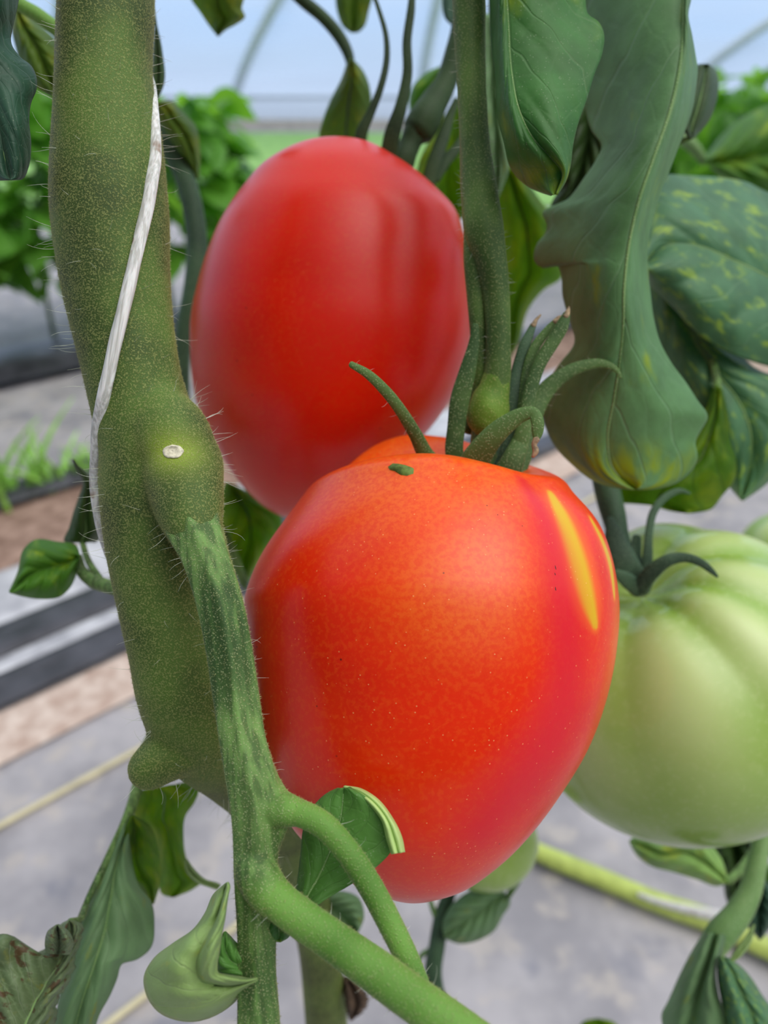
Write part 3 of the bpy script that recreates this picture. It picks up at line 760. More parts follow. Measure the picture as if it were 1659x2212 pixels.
# --- the red tomato behind
rows = [(1117,632,632),(1100,580,700),(1070,541,760),(1030,504,825),(980,470,880),(920,440,935),(850,419,980),(770,411,1008),(690,412,1019),(620,424,1018),(560,441,1014),
        (500,465,1003),(450,490,990),(410,518,960),(370,552,912),(335,602,856),(312,655,810),(301,735,735)]
V, Fc, px, py, pz = fruit_rows(rows, .255, (715, 710), .94, .94, nr=130, ns=200)
Fc = outward(V, Fc)
t = thing('tomato', P(715, 1117, .255), 'smooth oval red tomato hanging behind the front one', 'tomato')
og = .55*sm(-px, -620, -420)*sm(py, 560, 900) + .5*sm(px, 900, 1010)*sm(-py, -560, -400) + .35*sm(py, 1000, 1110)
mesh('fruit_body', V, Fc, M['red2'], t, attrs={'orange': np.clip(og, 0, 1)})
V, Fc = tube([(1010,-60,.262,22),(1000,40,.262,22),(985,110,.262,23),(962,180,.262,24),(936,225,.261,30),(915,262,.260,36),(902,284,.260,34)], 24, 50, jit=.06)
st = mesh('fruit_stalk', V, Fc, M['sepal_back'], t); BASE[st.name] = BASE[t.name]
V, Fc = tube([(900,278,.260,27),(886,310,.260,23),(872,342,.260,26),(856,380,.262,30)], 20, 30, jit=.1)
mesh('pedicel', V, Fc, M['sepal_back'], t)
for q in ([(892,-40,.246,5),(888,20,.246,9),(879,90,.246,10),(880,160,.247,11),(866,230,.248,14),(848,290,.25,18),(838,345,.253,20)],
          [(800,-30,.250,4),(818,20,.250,5),(834,80,.250,6),(835,130,.250,7),(822,190,.250,8),(800,245,.251,10),(782,285,.252,13),(775,330,.254,14)],
          [(986,215,.262,6),(972,250,.262,10),(956,300,.261,14),(940,345,.260,16),(925,395,.260,16)],
          [(1000,290,.266,5),(985,322,.265,10),(960,350,.264,14),(938,385,.263,14)]):
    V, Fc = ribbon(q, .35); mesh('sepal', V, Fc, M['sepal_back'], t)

# --- the large green tomato
V, Fc, rib, sh = fruit_axis((1455,1460), .278, 347, (-.45, .77, .45), flat=.93, lobes=9, amp=.02, dimple=.24, seed=4)
Fc = outward(V, Fc)
t = thing('tomato', P(1470, 1810, .278), 'large ribbed unripe pale green tomato, right of the front red one', 'tomato')
mesh('fruit_body', V, Fc, M['green_fruit'], t, attrs={'rib': rib, 'shoulder': sh})
gt = [bvh(V, Fc)]
V, Fc = tube([(1300,1000,.262,26),(1312,1060,.258,28),(1324,1110,.255,26),(1336,1160,.252,22),(1356,1215,.250,22),(1385,1270,.252,26)], 20, 40, jit=.08)
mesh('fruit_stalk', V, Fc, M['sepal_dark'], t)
for q in ([(1386,1272,.238,24),(1362,1240,.236,30),(1340,1200,.236,30),(1326,1150,.238,20),(1318,1120,.24,8)],
          [(1388,1270,.242,14),(1398,1210,.241,12),(1402,1150,.242,9),(1412,1105,.244,9),(1440,1072,.246,8),(1470,1060,.247,6),(1490,1066,.247,3)],
          [(1380,1275,.236,18),(1408,1236,.231,18),(1440,1212,.229,14),(1475,1204,.229,11),(1515,1216,.228,9),(1540,1236,.228,6),(1550,1246,.228,3)],
          [(1384,1272,.24,16),(1372,1220,.243,16),(1376,1160,.246,10)],
          [(1384,1275,.237,18),(1350,1250,.232,16),(1330,1236,.231,8)]):
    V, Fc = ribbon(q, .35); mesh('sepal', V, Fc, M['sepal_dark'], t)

# --- other green tomatoes
V, Fc, rib, sh = fruit_axis((1046,1806), .330, 116, (.1, .95, .2), flat=.92, lobes=5, amp=.02, dimple=.2, seed=2, nr=60, ns=90)
t = thing('tomato', P(1046, 1915, .33), 'small pale green tomato peeping out below the front red one', 'tomato')
mesh('fruit_body', V, outward(V, Fc), M['green_fruit'], t, attrs={'rib': rib, 'shoulder': sh})
V, Fc = tube([(1040,1720,.33,8),(1030,1640,.332,8),(1010,1560,.335,8)], 10, 20); mesh('fruit_stalk', V, Fc, M['stalk'], t)
V, Fc, rib, sh = fruit_axis((1705,1200), .46, 104, (.1, .95, .2), flat=.92, lobes=5, amp=.02, dimple=.2, seed=3, nr=60, ns=90)
t = thing('tomato', P(1705, 1304, .46), 'blurred green tomato cut by the right picture edge, behind the large green one', 'tomato')
mesh('fruit_body', V, outward(V, Fc), M['green_fruit'], t, attrs={'rib': rib, 'shoulder': sh})
V, Fc = tube([(1700,1115,.46,9),(1690,1040,.46,9),(1700,960,.46,9)], 10, 20); mesh('fruit_stalk', V, Fc, M['stalk'], t)
# ================================================================== leaves
leaf('broad green leaf hanging in front, its blunt tip painted backlit yellow just right of the fruit stalk',
  [(1066,-200),(1054,-80),(1058,0),(1062,100),(1072,175),(1076,250),(1090,310),(1103,362),(1132,396),(1160,412),(1190,422)],
  [(1230,-200),(1262,-80),(1264,0),(1270,32),(1292,48),(1304,74),(1301,112),(1282,165),(1265,220),(1247,270),(1236,320),(1232,355),(1222,390),(1204,421)],
  M['l_front'], Mi=[(1100,-200),(1092,-60),(1098,60),(1105,160),(1122,240),(1152,300),(1190,340),(1214,372),(1200,420)],
  d=(.170,.172,.174,.172,.168,.167,.170), dl=.010, dr=[.006,.008,.004,.002], bul=.003, pk=.0008, pn=4.5, slope=.42, rip=.002, seed=11., nv=110, nu=50, mid=(3.5,2),
  stalk=[(1130,-190,.170,12),(1180,-260,.172,14),(1240,-330,.180,16)])
leaf('large folded leaf hanging right of the fruit stalk, yellow backlight painted at its bottom tip',
  [(1290,-220),(1240,-120),(1235,-40),(1245,60),(1252,150),(1262,220),(1280,285),(1300,315),(1286,350),(1262,385),(1228,430),(1172,462),(1182,484),(1178,505),(1160,528),(1156,566),(1172,579),(1200,566),(1212,590),(1216,640),(1230,690),(1242,738),(1208,788),(1178,836),(1171,880),(1180,925),(1200,965),(1235,1002),(1285,1040),(1330,1054),(1368,1058)],
  [(1500,-220),(1510,-100),(1492,0),(1486,30),(1494,75),(1501,115),(1506,150),(1502,190),(1495,235),(1480,280),(1462,325),(1445,370),(1430,405),(1416,450),(1405,490),(1398,540),(1400,590),(1405,640),(1412,690),(1425,738),(1450,785),(1480,825),(1506,865),(1528,900),(1512,932),(1502,952),(1506,990),(1494,1016),(1464,1042),(1420,1056),(1380,1058)],
  M['l_big'], Mi=[(1440,-220),(1470,-100),(1478,20),(1470,130),(1450,230),(1412,340),(1378,440),(1358,530),(1348,620),(1346,700),(1338,780),(1326,860),(1312,950),(1322,1010),(1372,1058)],
  d=(.200,.196,.190,.188,.190,.194,.204,.216), dl=[.012,.024,.030,.030,.028,.024,.014,.006], dr=[.004,.006,.012,.020,.026,.024,.010,.003], bul=.003, pk=.0006, pn=6., slope=.30, rip=.001, seed=12., nv=170, nu=64, mid=(5,2.5), midmat=M['vein'],
  stalk=[(1442,-215,.199,16),(1430,-290,.200,18),(1380,-360,.205,20)])
leaf('broad leaf speckled with yellow at the right edge, its rim lit along the top',
  [(1900,430),(1820,420),(1740,424),(1660,416),(1610,393),(1560,384),(1500,380),(1440,377),(1390,378),(1366,440),(1366,520),(1390,570)],
  [(1900,760),(1840,800),(1760,810),(1700,800),(1640,786),(1570,760),(1520,730),(1485,698),(1450,660),(1425,636),(1404,612),(1392,574)],
  M['l_spot'], Mi=[(1900,600),(1800,612),(1700,612),(1600,570),(1500,530),(1440,530),(1391,572)],
  d=(.300,.290,.275,.262,.254,.250), dl=[.01,.016,.02,.012], dr=[-.004,-.004,.0,.004], bul=.006, pk=.0018, pn=4., slope=.35, rip=.003, seed=13., nv=110, nu=54, mid=(4,2),
  stalk=[(1890,596,.30,16),(2000,560,.31,18),(2120,480,.32,20)])
leaf('drooping mottled leaf below the yellow speckled one, at the right edge',
  [(1395,600),(1400,680),(1415,760),(1455,850),(1500,930),(1540,1000),(1575,1050),(1600,1080)],
  [(1480,690),(1560,740),(1640,800),(1720,830),(1740,900),(1720,960),(1690,1010),(1650,1050),(1604,1082)],
  M['l_spot'], Mi=[(1450,640),(1490,720),(1540,800),(1590,860),(1620,930),(1620,1000),(1602,1080)],
  d=(.275,.272,.270,.272,.28), dl=[.012,.012,.010,.008], dr=[.004,.006,.008,.006], bul=.004, pk=.0010, pn=4.5, rip=.003, seed=14., nv=100, nu=50, mid=(5,2),
  stalk=[(1452,645,.276,12),(1420,600,.285,13),(1400,520,.30,14)])
leaf('yellow green leaf under the big folded leaf, above the large green tomato',
  [(1545,830),(1500,930),(1440,990),(1380,1010),(1300,1050),(1290,1075),(1330,1085),(1400,1090),(1450,1104),(1480,1108)],
  [(1560,840),(1572,900),(1576,950),(1590,1000),(1584,1040),(1560,1070),(1535,1100),(1510,1106),(1484,1109)],
  M['l_yellow'], d=(.262,.258,.256,.262), dl=.01, dr=.006, bul=.004, pk=.0006, pn=5., rip=.006, seed=15., mid=(4,1.5), midmat=M['vein_dark'],
  stalk=[(1552,845,.262,8),(1540,780,.27,9),(1520,700,.28,10)])
leaf('dark leaf added for shade in the gap between hanging green leaf and big folded leaf',  # dark blade added behind to stand for the shade of the opening
  [(1240,180),(1215,260),(1210,340),(1212,400),(1190,450),(1200,470)], [(1310,190),(1330,270),(1320,340),(1290,390),(1250,440),(1210,470)],
  M['l_shade'], d=(.262,.262,.266,.27), bul=.004, pk=.002, rip=.006, seed=16., stalk=[(1275,185,.262,7),(1290,60,.266,8),(1300,-80,.27,9)], mid=(3,1))
leaf('yellow lit leaf between the fruit stalk and the big folded leaf',
  [(1070,330),(1062,400),(1064,480),(1072,560),(1085,640),(1092,720),(1094,780)], [(1120,370),(1165,430),(1205,490),(1216,560),(1212,600),(1175,625),(1140,670),(1120,740),(1098,782)],
  M['l_yellow'], d=(.310,.322,.336,.348), dl=.01, dr=.01, bul=.006, pk=.0006, pn=5., rip=.006, seed=17., stalk=[(1094,350,.33,7),(1080,250,.335,8),(1060,100,.34,9)], mid=(4,1.5), midmat=M['vein_dark'])
leaf('bluish leaf glimpsed in the slit between the fruit stalk and the hanging leaf',
  [(1040,30),(1034,120),(1036,220),(1040,300),(1052,380),(1066,440)], [(1080,30),(1092,120),(1096,220),(1104,290),(1100,360),(1070,442)],
  M['l_grey'], d=(.30,.298,.296,.30), bul=.004, pk=.002, rip=.005, seed=18., stalk=[(1060,36,.30,6),(1062,-40,.30,7),(1066,-140,.30,8)], mid=(3,1))
leaf('yellow leaf between the rear red tomato and the fruit stalk',
  [(1000,210),(960,250),(930,300),(905,350),(900,400),(930,450),(980,480)], [(1016,220),(1030,300),(1034,380),(1030,440),(984,482)],
  M['l_yellow'], d=(.335,.33,.335), bul=.005, pk=.0006, rip=.006, seed=19., stalk=[(1008,216,.335,6),(1010,100,.335,7),(1000,-60,.335,8)], mid=(3,1), midmat=M['vein_dark'])
leaf('small backlit leaf behind the rear tomato stalk knuckle',
  [(960,140),(920,158),(893,185),(884,215),(886,245)], [(962,146),(952,190),(930,225),(905,248),(888,247)],
  M['l_bright'], d=(.36,.355,.36), bul=.004, rip=.004, seed=20., stalk=[(958,144,.36,6),(990,100,.36,7),(1010,40,.36,8)])
leaf('small dark green leaf above the fruit stalk at the top edge',
  [(985,-80),(962,-30),(956,10),(962,40),(976,55)], [(1000,-80),(1010,-20),(1008,20),(996,45),(978,56)], M['l_dark'], d=(.30,.30,.30), bul=.002, seed=21.)
leaf('small dark leaf showing behind the right edge of the big folded leaf',
  [(1490,300),(1470,270),(1475,220),(1490,170),(1505,141),(1528,138)], [(1500,298),(1530,262),(1546,222),(1551,175),(1545,152),(1530,139)],
  M['l_shade'], d=(.245,.245,.25), dl=.002, dr=.008, bul=.003, rip=.004, seed=22., mid=(3,1), stalk=[(1494,296,.245,5),(1450,310,.25,6),(1420,300,.26,7)])
leaf('big blurred yellow green leaf at the right edge above the speckled leaf',
  [(1520,345),(1560,290),(1610,250),(1680,220),(1760,230),(1820,260)], [(1524,352),(1580,400),(1650,430),(1730,420),(1790,360),(1822,266)],
  M['l_bright'], d=(.50,.50,.50), dl=.02, dr=.02, bul=.01, pk=.006, rip=.01, seed=23., mid=(4,2),
  stalk=[(1522,349,.50,9),(1490,310,.50,13),(1460,290,.51,14),(1400,300,.52,14)], stalkmat=M['vein'])
leaf('dark blue green leaf at the top left corner, left of the main stem',
  [(-30,-120),(-90,0),(-110,120),(-110,240),(-90,330),(-40,380),(0,389),(20,388)], [(20,-120),(42,-30),(37,12),(28,50),(24,95),(44,125),(66,142),(78,168),(78,192),(66,222),(62,262),(66,312),(60,362),(48,386),(24,388)],
  M['l_dark'], Mi=[(0,-120),(-40,0),(-50,120),(-20,200),(0,280),(10,340),(22,388)], d=(.150,.152,.154,.154,.156), dl=.006, dr=[.01,.012,.006,.004], bul=.003, pk=.0006, pn=4., rip=.004, seed=24., nv=90, nu=40, mid=(4,2),
  stalk=[(-5,-110,.15,10),(20,-220,.152,12),(80,-330,.155,14)])
leaf('shaded leaf on an arched stalk between the corner leaf and the main stem',
  [(34,20),(26,60),(34,100),(50,150),(80,190),(118,212)], [(40,16),(80,50),(120,90),(140,140),(140,190),(122,214)],
  M['l_olive'], d=(.24,.24,.245), dl=.004, dr=.006, bul=.004, pk=.0006, rip=.004, seed=25., mid=(4,1.5), midmat=M['vein_dark'],
  stalk=[(20,-40,.215,12),(40,5,.215,14),(80,32,.216,15),(120,62,.218,15),(160,100,.222,15)], stalkmat=M['sidestalk'])
leaf('dark pointed leaf tip hanging at the top edge, right of the main stem',
  [(400,-140),(396,-70),(414,0),(432,25),(452,55),(470,78)], [(500,-140),(530,-70),(526,0),(522,18),(529,36),(510,52),(488,64),(471,79)],
  M['l_olive'], d=(.255,.265,.278,.29), dl=.006, dr=.008, bul=.004, pk=.0006, rip=.004, seed=26., mid=(4,1.5), midmat=M['vein_dark'], stalk=[(450,-135,.27,8),(420,-220,.27,9),(350,-300,.25,10)])
leaf('leaf on a long arching stalk, seen against the pale film above the rear tomato',
  [(752,128),(738,170),(715,215),(698,258),(690,292),(700,330)], [(764,130),(782,150),(797,184),(801,222),(797,262),(790,330)],
  M['l_olive'], Mi=[(758,128),(758,180),(752,230),(748,280),(745,330)], d=(.295,.302,.315,.33), dl=.006, dr=.008, bul=.003, pk=.0006, rip=.004, seed=27., mid=(4,2), midmat=M['sepal_dark'],
  stalk=[(560,-90,.285,12),(610,-40,.29,12),(655,2,.295,13),(700,40,.298,13),(735,82,.30,13),(754,122,.30,11),(760,160,.30,7)], stalkmat=M['sepal_back'])
leaf('small yellow edged leaf at the top edge above the rear tomato',
  [(726,-80),(724,-20),(730,30),(742,58),(756,69)], [(800,-80),(806,-20),(796,25),(786,58),(772,70),(758,70)], M['l_olive'], d=(.34,.34,.345), bul=.004, rip=.005, seed=28., stalk=[(762,-76,.34,6),(760,-160,.34,7),(740,-260,.34,8)])
leaf('olive leaf with a curled end on the stalk between main stem and rear tomato',
  [(334,225),(346,262),(362,292),(384,322),(408,358),(424,386)], [(340,220),(370,218),(398,246),(421,270),(431,318),(430,386)],
  M['l_olive'], d=(.288,.296,.306,.316), dl=.004, dr=.01, bul=.004, pk=.0006, rip=.004, seed=29., mid=(3,1), midmat=M['vein_dark'],
  stalk=[(330,250,.31,18),(356,302,.31,21),(392,365,.312,22),(412,430,.313,22),(424,500,.314,22),(424,575,.315,22),(414,640,.316,20),(402,690,.317,18),(392,800,.32,18),(400,1000,.33,18)], stalkmat=M['sepal_dark'])
leaf('narrow green leaf close behind the right edge of the main stem near the top',
  [(335,50),(330,120),(330,190),(338,215)], [(338,50),(350,110),(354,180),(340,216)], M['l_shade'], d=(.23,.23,.23), bul=.002, seed=30., stalk=[(336,55,.23,4),(325,0,.225,5),(300,-60,.22,6)])
leaf('yellow green leaf in the dark gap between main stem, rear tomato and front tomato',
  [(488,1040),(470,1090),(478,1160),(500,1225),(528,1275)], [(510,1050),(560,1075),(604,1108),(606,1150),(575,1195),(545,1240),(530,1276)],
  M['l_yellow'], d=(.308,.322,.334), dl=.006, dr=.01, bul=.005, pk=.003, rip=.005, seed=31., mid=(5,2), midmat=M['sepal_dark'], stalk=[(528,1262,.32,10),(500,1190,.318,10),(470,1130,.315,10),(440,1080,.31,10)])
leaf('small bright leaf on a short stalk poking out left of the main stem',
  [(172,1200),(166,1180),(125,1171),(72,1168),(50,1190),(40,1232),(20,1278)], [(172,1206),(166,1235),(150,1270),(130,1288),(85,1293),(50,1288),(21,1280)],
  M['l_bright'], Mi=[(172,1203),(140,1218),(100,1228),(60,1245),(21,1279)], d=(.225,.222,.218,.216), dl=.006, dr=.004, bul=.003, pk=.0015, pn=4., rip=.003, seed=32., mid=(3,1),
  stalk=[(172,1200,.225,5),(176,1232,.225,12),(200,1254,.223,15),(245,1270,.215,15),(300,1290,.205,14)])
leaf('dark curled leaf standing behind the main stem, above the small bright leaf',
  [(150,1172),(140,1170),(150,1140),(160,1105),(172,1070),(180,1045),(163,1010),(157,992)], [(205,1172),(224,1155),(216,1120),(208,1080),(200,1045),(186,1018),(170,1006),(160,992)],
  M['l_shade'], d=(.235,.232,.23,.226), dl=.003, dr=.01, bul=.004, rip=.004, seed=33., mid=(3,1), stalk=[(178,1172,.235,6),(190,1210,.23,7),(215,1250,.222,8)])
# lower left
leaf('long green leaf drooping along its stalk at lower left',
  [(268,1776),(236,1850),(205,1920),(176,1980),(152,2070),(126,2170),(110,2280)], [(285,1790),(285,1860),(302,1918),(326,1948),(333,1996),(326,2046),(296,2072),(262,2083),(253,2112),(236,2152),(216,2188),(190,2280)],
  M['l_grey'], Mi=[(275,1785),(252,1860),(240,1930),(228,2000),(205,2080),(175,2170),(150,2280)], d=(.215,.212,.205,.200,.198,.198), dl=.002, dr=[.004,.008,.004], bul=.003, pk=.0006, pn=6., rip=.004, seed=34., nv=90, nu=44, mid=(5,2),
  stalk=[(400,1560,.24,12),(330,1590,.235,12),(300,1690,.225,12),(274,1770,.216,11),(236,1850,.212,9),(196,1930,.206,7),(165,2000,.203,5)])
leaf('grey green leaf with painted yellow backlight hanging under the main stem stub',
  [(286,1712),(284,1740),(300,1775),(330,1800),(345,1870),(352,1932),(372,1938)], [(400,1690),(428,1706),(420,1732),(400,1762),(396,1812),(402,1854),(420,1888),(440,1900),(420,1918),(376,1938)],
  M['l_yellow'], d=(.226,.236,.248,.258), dl=.004, dr=.006, bul=.004, pk=.0006, pn=4., rip=.004, seed=35., mid=(3,1), stalk=[(340,1700,.24,7),(310,1660,.237,8),(310,1620,.235,8)])
leaf('dark leaf blotched with painted yellow backlight, tucked against the drooping leaf stalk at lower left',
  [(280,1764),(262,1790),(248,1828),(243,1872),(262,1899),(296,1913),(328,1952)], [(290,1762),(322,1782),(341,1832),(347,1897),(332,1953)],
  M['l_yellow'], d=(.212,.222,.232), dl=.002, dr=.006, bul=.004, pk=.0006, pn=4., rip=.003, seed=36., mid=(3,1), midmat=M['vein_dark'], stalk=[(284,1766,.222,5),(276,1762,.219,6),(270,1780,.217,6)])
leaf('pale curled leaf edge between the blotched leaf and the ribbed leaf stalk',
  [(400,1856),(402,1880),(425,1905),(455,1917),(470,1922)], [(404,1856),(418,1876),(444,1900),(470,1908),(477,1912)], M['l_under'], d=(.228,.226,.225), bul=.002, seed=37.)
leaf('withered grey green leaf with brown crumpled edges in the lower left corner',
  [(-60,2260),(-60,2140),(-40,2060),(0,2018),(30,2024),(46,2054),(66,2062),(100,2046),(102,2022),(122,2002),(150,1988)], [(100,2260),(118,2205),(126,2162),(154,2104),(166,2058),(178,2014),(176,1994),(152,1988)],
  M['l_wither'], Mi=[(40,2260),(70,2180),(110,2110),(140,2060),(155,2020),(151,1988)], d=(.175,.178,.182,.186,.19), dl=[.0,.002,-.003,.0], dr=.004, bul=.003, pk=.002, pn=6., rip=.009, seed=38., nv=90, nu=44, mid=(6,3), jag=8.,
  stalk=[(151,1990,.19,6),(172,1986,.196,7),(185,1960,.203,7)])
leaf('dark curled leaf tip at the top of the withered corner leaf',
  [(100,2060),(98,2035),(104,2012),(122,1998)], [(150,2062),(158,2040),(150,2015),(126,1997)], M['l_wither'], d=(.184,.18,.184), bul=.006, rip=.006, seed=39.)
# lower centre
leaf('neat oval leaf hanging below the front red tomato',
  [(1095,1933),(1076,1917),(1030,1919),(995,1937),(966,1970),(955,2002),(960,2026)], [(1102,1940),(1101,1955),(1086,1977),(1070,2007),(1030,2032),(990,2038),(962,2028)],
  M['l_grey'], d=(.335,.33,.328,.33), dl=.004, dr=.006, bul=.003, pk=.002, pn=5., rip=.003, seed=40., mid=(3,1),
  stalk=[(1098,1936,.335,6),(1118,1902,.336,8),(1134,1876,.337,8),(1136,1850,.338,7),(1120,1800,.34,7)])
leaf('dull leaf behind the crossing side stalks at the bottom',
  [(672,1950),(680,1985),(700,2020),(740,2030),(768,2022)], [(690,1935),(730,1925),(775,1940),(786,1980),(770,2022)], M['l_grey'], d=(.27,.27,.27), bul=.004, pk=.002, rip=.004, seed=41., stalk=[(680,1945,.27,6),(676,1960,.272,7),(680,2000,.275,8)])
leaf('shrivelled dark brown leaf scrap hanging beside the lower stem at the bottom edge',
  [(740,2110),(742,2140),(748,2180),(756,2205)], [(752,2108),(778,2130),(796,2160),(780,2188),(758,2206)], M['l_brown'], d=(.29,.285,.29), bul=.004, rip=.012, jag=6., seed=42.)
vt = thing('tomato_shoot', P(975, 2212, .33), 'thin upright green shoot below the front red tomato', 'shoot')
V, Fc = tube([(985,1880,.345,11),(972,1925,.342,14),(956,1975,.338,17),(944,2040,.334,18),(936,2100,.332,19),(944,2150,.33,19),(972,2212,.328,20),(1010,2300,.325,20)], 16, 50, jit=.06)
mesh('stem', V, Fc, M['sepal_dark'], vt)
V, Fc = tube([(940,2050,.334,7),(915,2060,.336,6),(895,2085,.338,4)], 8, 16); mesh('tendril', V, Fc, M['vein'], vt)
V, Fc = tube([(950,2000,.337,7),(934,1960,.338,6),(925,1930,.34,4)], 8, 16); mesh('tendril', V, Fc, M['vein'], vt)
# lower right
leaf('yellow green striped leaf under the large green tomato',
  [(1572,1900),(1560,1860),(1530,1820),(1505,1800),(1432,1814),(1400,1806),(1372,1806),(1360,1816)], [(1572,1908),(1550,1914),(1505,1899),(1456,1884),(1402,1868),(1372,1843),(1360,1820)],
  M['l_stripe'], d=(.33,.325,.32,.322), dl=.01, dr=.004, bul=.005, pk=.0012, pn=4., rip=.004, seed=43., mid=(5,2), midmat=M['vein_dark'], stalk=[(1572,1904,.33,8),(1600,1880,.335,10),(1630,1840,.34,10)])
leaf('dark leaf in shade at the lower right, right below the large green tomato',
  [(1530,1780),(1530,1820),(1560,1880),(1568,1940),(1590,1985)], [(1620,1750),(1632,1800),(1625,1870),(1612,1940),(1592,1986)], M['l_shade'], d=(.37,.365,.365), bul=.006, pk=.003, rip=.006, seed=44., mid=(4,1))
rs = thing('tomato_shoot', P(1540, 2050, .27), 'smooth curving green shoot at the lower right edge', 'shoot')
V, Fc = tube([(1700,1700,.30,16),(1660,1780,.295,17),(1645,1820,.292,18),(1634,1870,.288,20),(1618,1930,.284,23),(1590,1980,.28,27),(1556,2020,.276,30),(1530,2060,.274,26)], 20, 50, jit=.04)
mesh('stem', V, Fc, M['vein'], rs)
leaf('curled hanging leaf with a shaded hollow at lower right',
  [(1520,2014),(1492,2060),(1466,2112),(1442,2166),(1430,2190),(1440,2240),(1460,2280)], [(1568,2020),(1562,2050),(1548,2090),(1552,2147),(1572,2212),(1570,2250),(1480,2282)],
  M['l_grey'], Mi=[(1545,2016),(1530,2080),(1505,2150),(1490,2215),(1470,2280)], d=(.270,.262,.26,.262), dl=[.004,.012,.014], dr=[.002,-.004,-.006], bul=.006, pk=.0006, pn=4., rip=.004, seed=45., nv=80, mid=(5,2))
leaf('yellow speckled leaf at the bottom right corner',
  [(1552,2066),(1550,2110),(1556,2150),(1566,2190),(1580,2250)], [(1572,2068),(1600,2088),(1622,2112),(1646,2150),(1680,2200),(1690,2260),(1584,2252)],
  M['l_spot'], d=(.258,.252,.25,.25), dl=.004, dr=.01, bul=.004, pk=.0008, pn=5., rip=.004, seed=46., mid=(4,2))
leaf('slim pale spear shaped leaflet at lower right',
  [(1628,1996),(1606,2030),(1584,2060),(1574,2082)], [(1630,1998),(1624,2030),(1604,2062),(1576,2083)], M['l_under'], d=(.262,.258,.258), bul=.001, seed=47.)
for i, (x, y, w, h, dd, m, lab) in enumerate([(1640,1960,46,70,.33,'l_dark','dark leaf at the right edge behind the curving green shoot'),
      (1650,1900,36,40,.40,'l_bright','small yellow lit leaf at the right edge beside the curving green shoot'),
      (1665,1800,50,50,.36,'l_grey','pale green leaf at the right edge just below the large green tomato')]):
    leaf(lab, [(x-4,y-h),(x-w*.7,y-h*.4),(x-w*.8,y+h*.3),(x,y+h)], [(x+4,y-h),(x+w*.8,y-h*.3),(x+w*.7,y+h*.4),(x+4,y+h)], M[m], d=(dd,dd-.006,dd), bul=.004, pk=.002, rip=.008, seed=50.+i, mid=(4,1.5))
leaf('yellow leaf tip just entering the bottom edge right of centre', [(1230,2300),(1240,2240),(1262,2206),(1290,2200)], [(1360,2300),(1350,2240),(1325,2208),(1294,2200)], M['l_yellow'], d=(.4,.4,.4), bul=.004, rip=.004, seed=54.)
# laid-down vine with a wrap of string
vn = thing('tomato_vine', ground(1400, 1930), 'bare yellow green vine running low across the ground fabric at lower right', 'vine')
gd = lambda x, y: float((ground(x, y) - CAM) @ FW)
V, Fc = tube([(x, y, gd(x, y) - .014, r) for x, y, r in ((760,1690,15),(960,1760,16),(1100,1810,17),(1150,1835,19),(1200,1858,21),(1300,1898,21),(1420,1950,22),(1540,1992,24),(1640,2040,24),(1760,2100,24))], 20, 70, jit=.08)
mesh('stem', V, Fc, M['vine'], vn)
vb = [bvh(V, Fc)]
pts = []
for x, y in ((1380,1932),(1410,1944),(1450,1956),(1490,1966),(1530,1975),(1552,1980)):
    h = surf(vb, x, y); pts.append((x, y, (h[0] if h else .70) - .003, 5 + 9*(x-1380)/172))
V, Fc = tube(pts, 12, 30, flat=.4); tag(mesh('string', V, Fc, M['twine']), 'short white string lying along the bare vine at lower right', 'string')
# ================================================================== ground
uG = ground(270, 1640) - ground(0, 1790); uG[2] = 0; uG /= np.linalg.norm(uG)
nG = np.array([-uG[1], uG[0], 0]); nG = nG if nG[1] > 0 else -nG
O = ground(0, 1790)
def off(px, py): return float((ground(px, py) - O) @ nG)
def gm(name):
    return NB(name)
def fabric_mat():
    b = NB('woven ground fabric'); o = b.obj()
    ang = math.atan2(uG[1], uG[0])
    m = b.n('Mapping', {0: o, 2: (0, 0, -ang)}).outputs[0]
    w1 = b.n('TexWave', {'Vector': m, 'Scale': 150., 'Distortion': .6, 'Detail': 1.}, wave_type='BANDS', bands_direction='X').outputs[1]
    w2 = b.n('TexWave', {'Vector': m, 'Scale': 150., 'Distortion': .6, 'Detail': 1.}, wave_type='BANDS', bands_direction='Y').outputs[1]
    w = b.math('MULTIPLY', w1, w2)
    big = b.noise(o, 9., 4, .6)
    c = b.mix(b.step(big, .3, .7), S(138, 135, 140), S(178, 173, 176))
    c = b.mix(b.step(b.noise(o, 26., 3), .52, .68, 0, .55), c, S(192, 182, 172))
    c = b.mix(b.step(b.noise(o, 14., 3), .60, .72, 0, .6), c, S(112, 114, 128))
    c = b.mix(b.math('MULTIPLY', w, .3), c, S(120, 120, 130))
    return b.done(b.bsdf(c, .5, b.bump(w, .3, .001)))
def strip_mat(name, a, bcol, rough=.5, scale=30.):
    b = NB(name); o = b.obj()
    n = b.noise(o, scale, 5, .65)
    return b.done(b.bsdf(b.mix(b.step(n, .3, .7), a, bcol), rough, b.bump(n, .6, .006)))
M['fabric'] = fabric_mat()
M['soil'] = strip_mat('brown soil', S(112, 86, 72), S(164, 136, 122), .9)
M['straw'] = strip_mat('dusty litter', S(176, 150, 136), S(214, 196, 184), .8, 40.)
M['plastic'] = strip_mat('black mulch film', S(44, 44, 50), S(70, 70, 78), .32, 14.)
M['silver'] = strip_mat('film with painted reflections', S(150, 150, 158), S(206, 206, 212), .35, 12.)  # pale tone paints the white-grey reflections lying on the film
M['line'] = mat_plain('yellow marker thread', S(206, 196, 160), .6, .1, 60)
M['grass'] = mat_plain('grass blade', S(150, 206, 90), .5, .25, 30)
M['lawn'] = strip_mat('green weeds', S(96, 150, 60), S(150, 196, 100), .7, 6.)
M['pipe'] = mat_plain('pale pipe', S(222, 228, 238), .45, .05, 20)
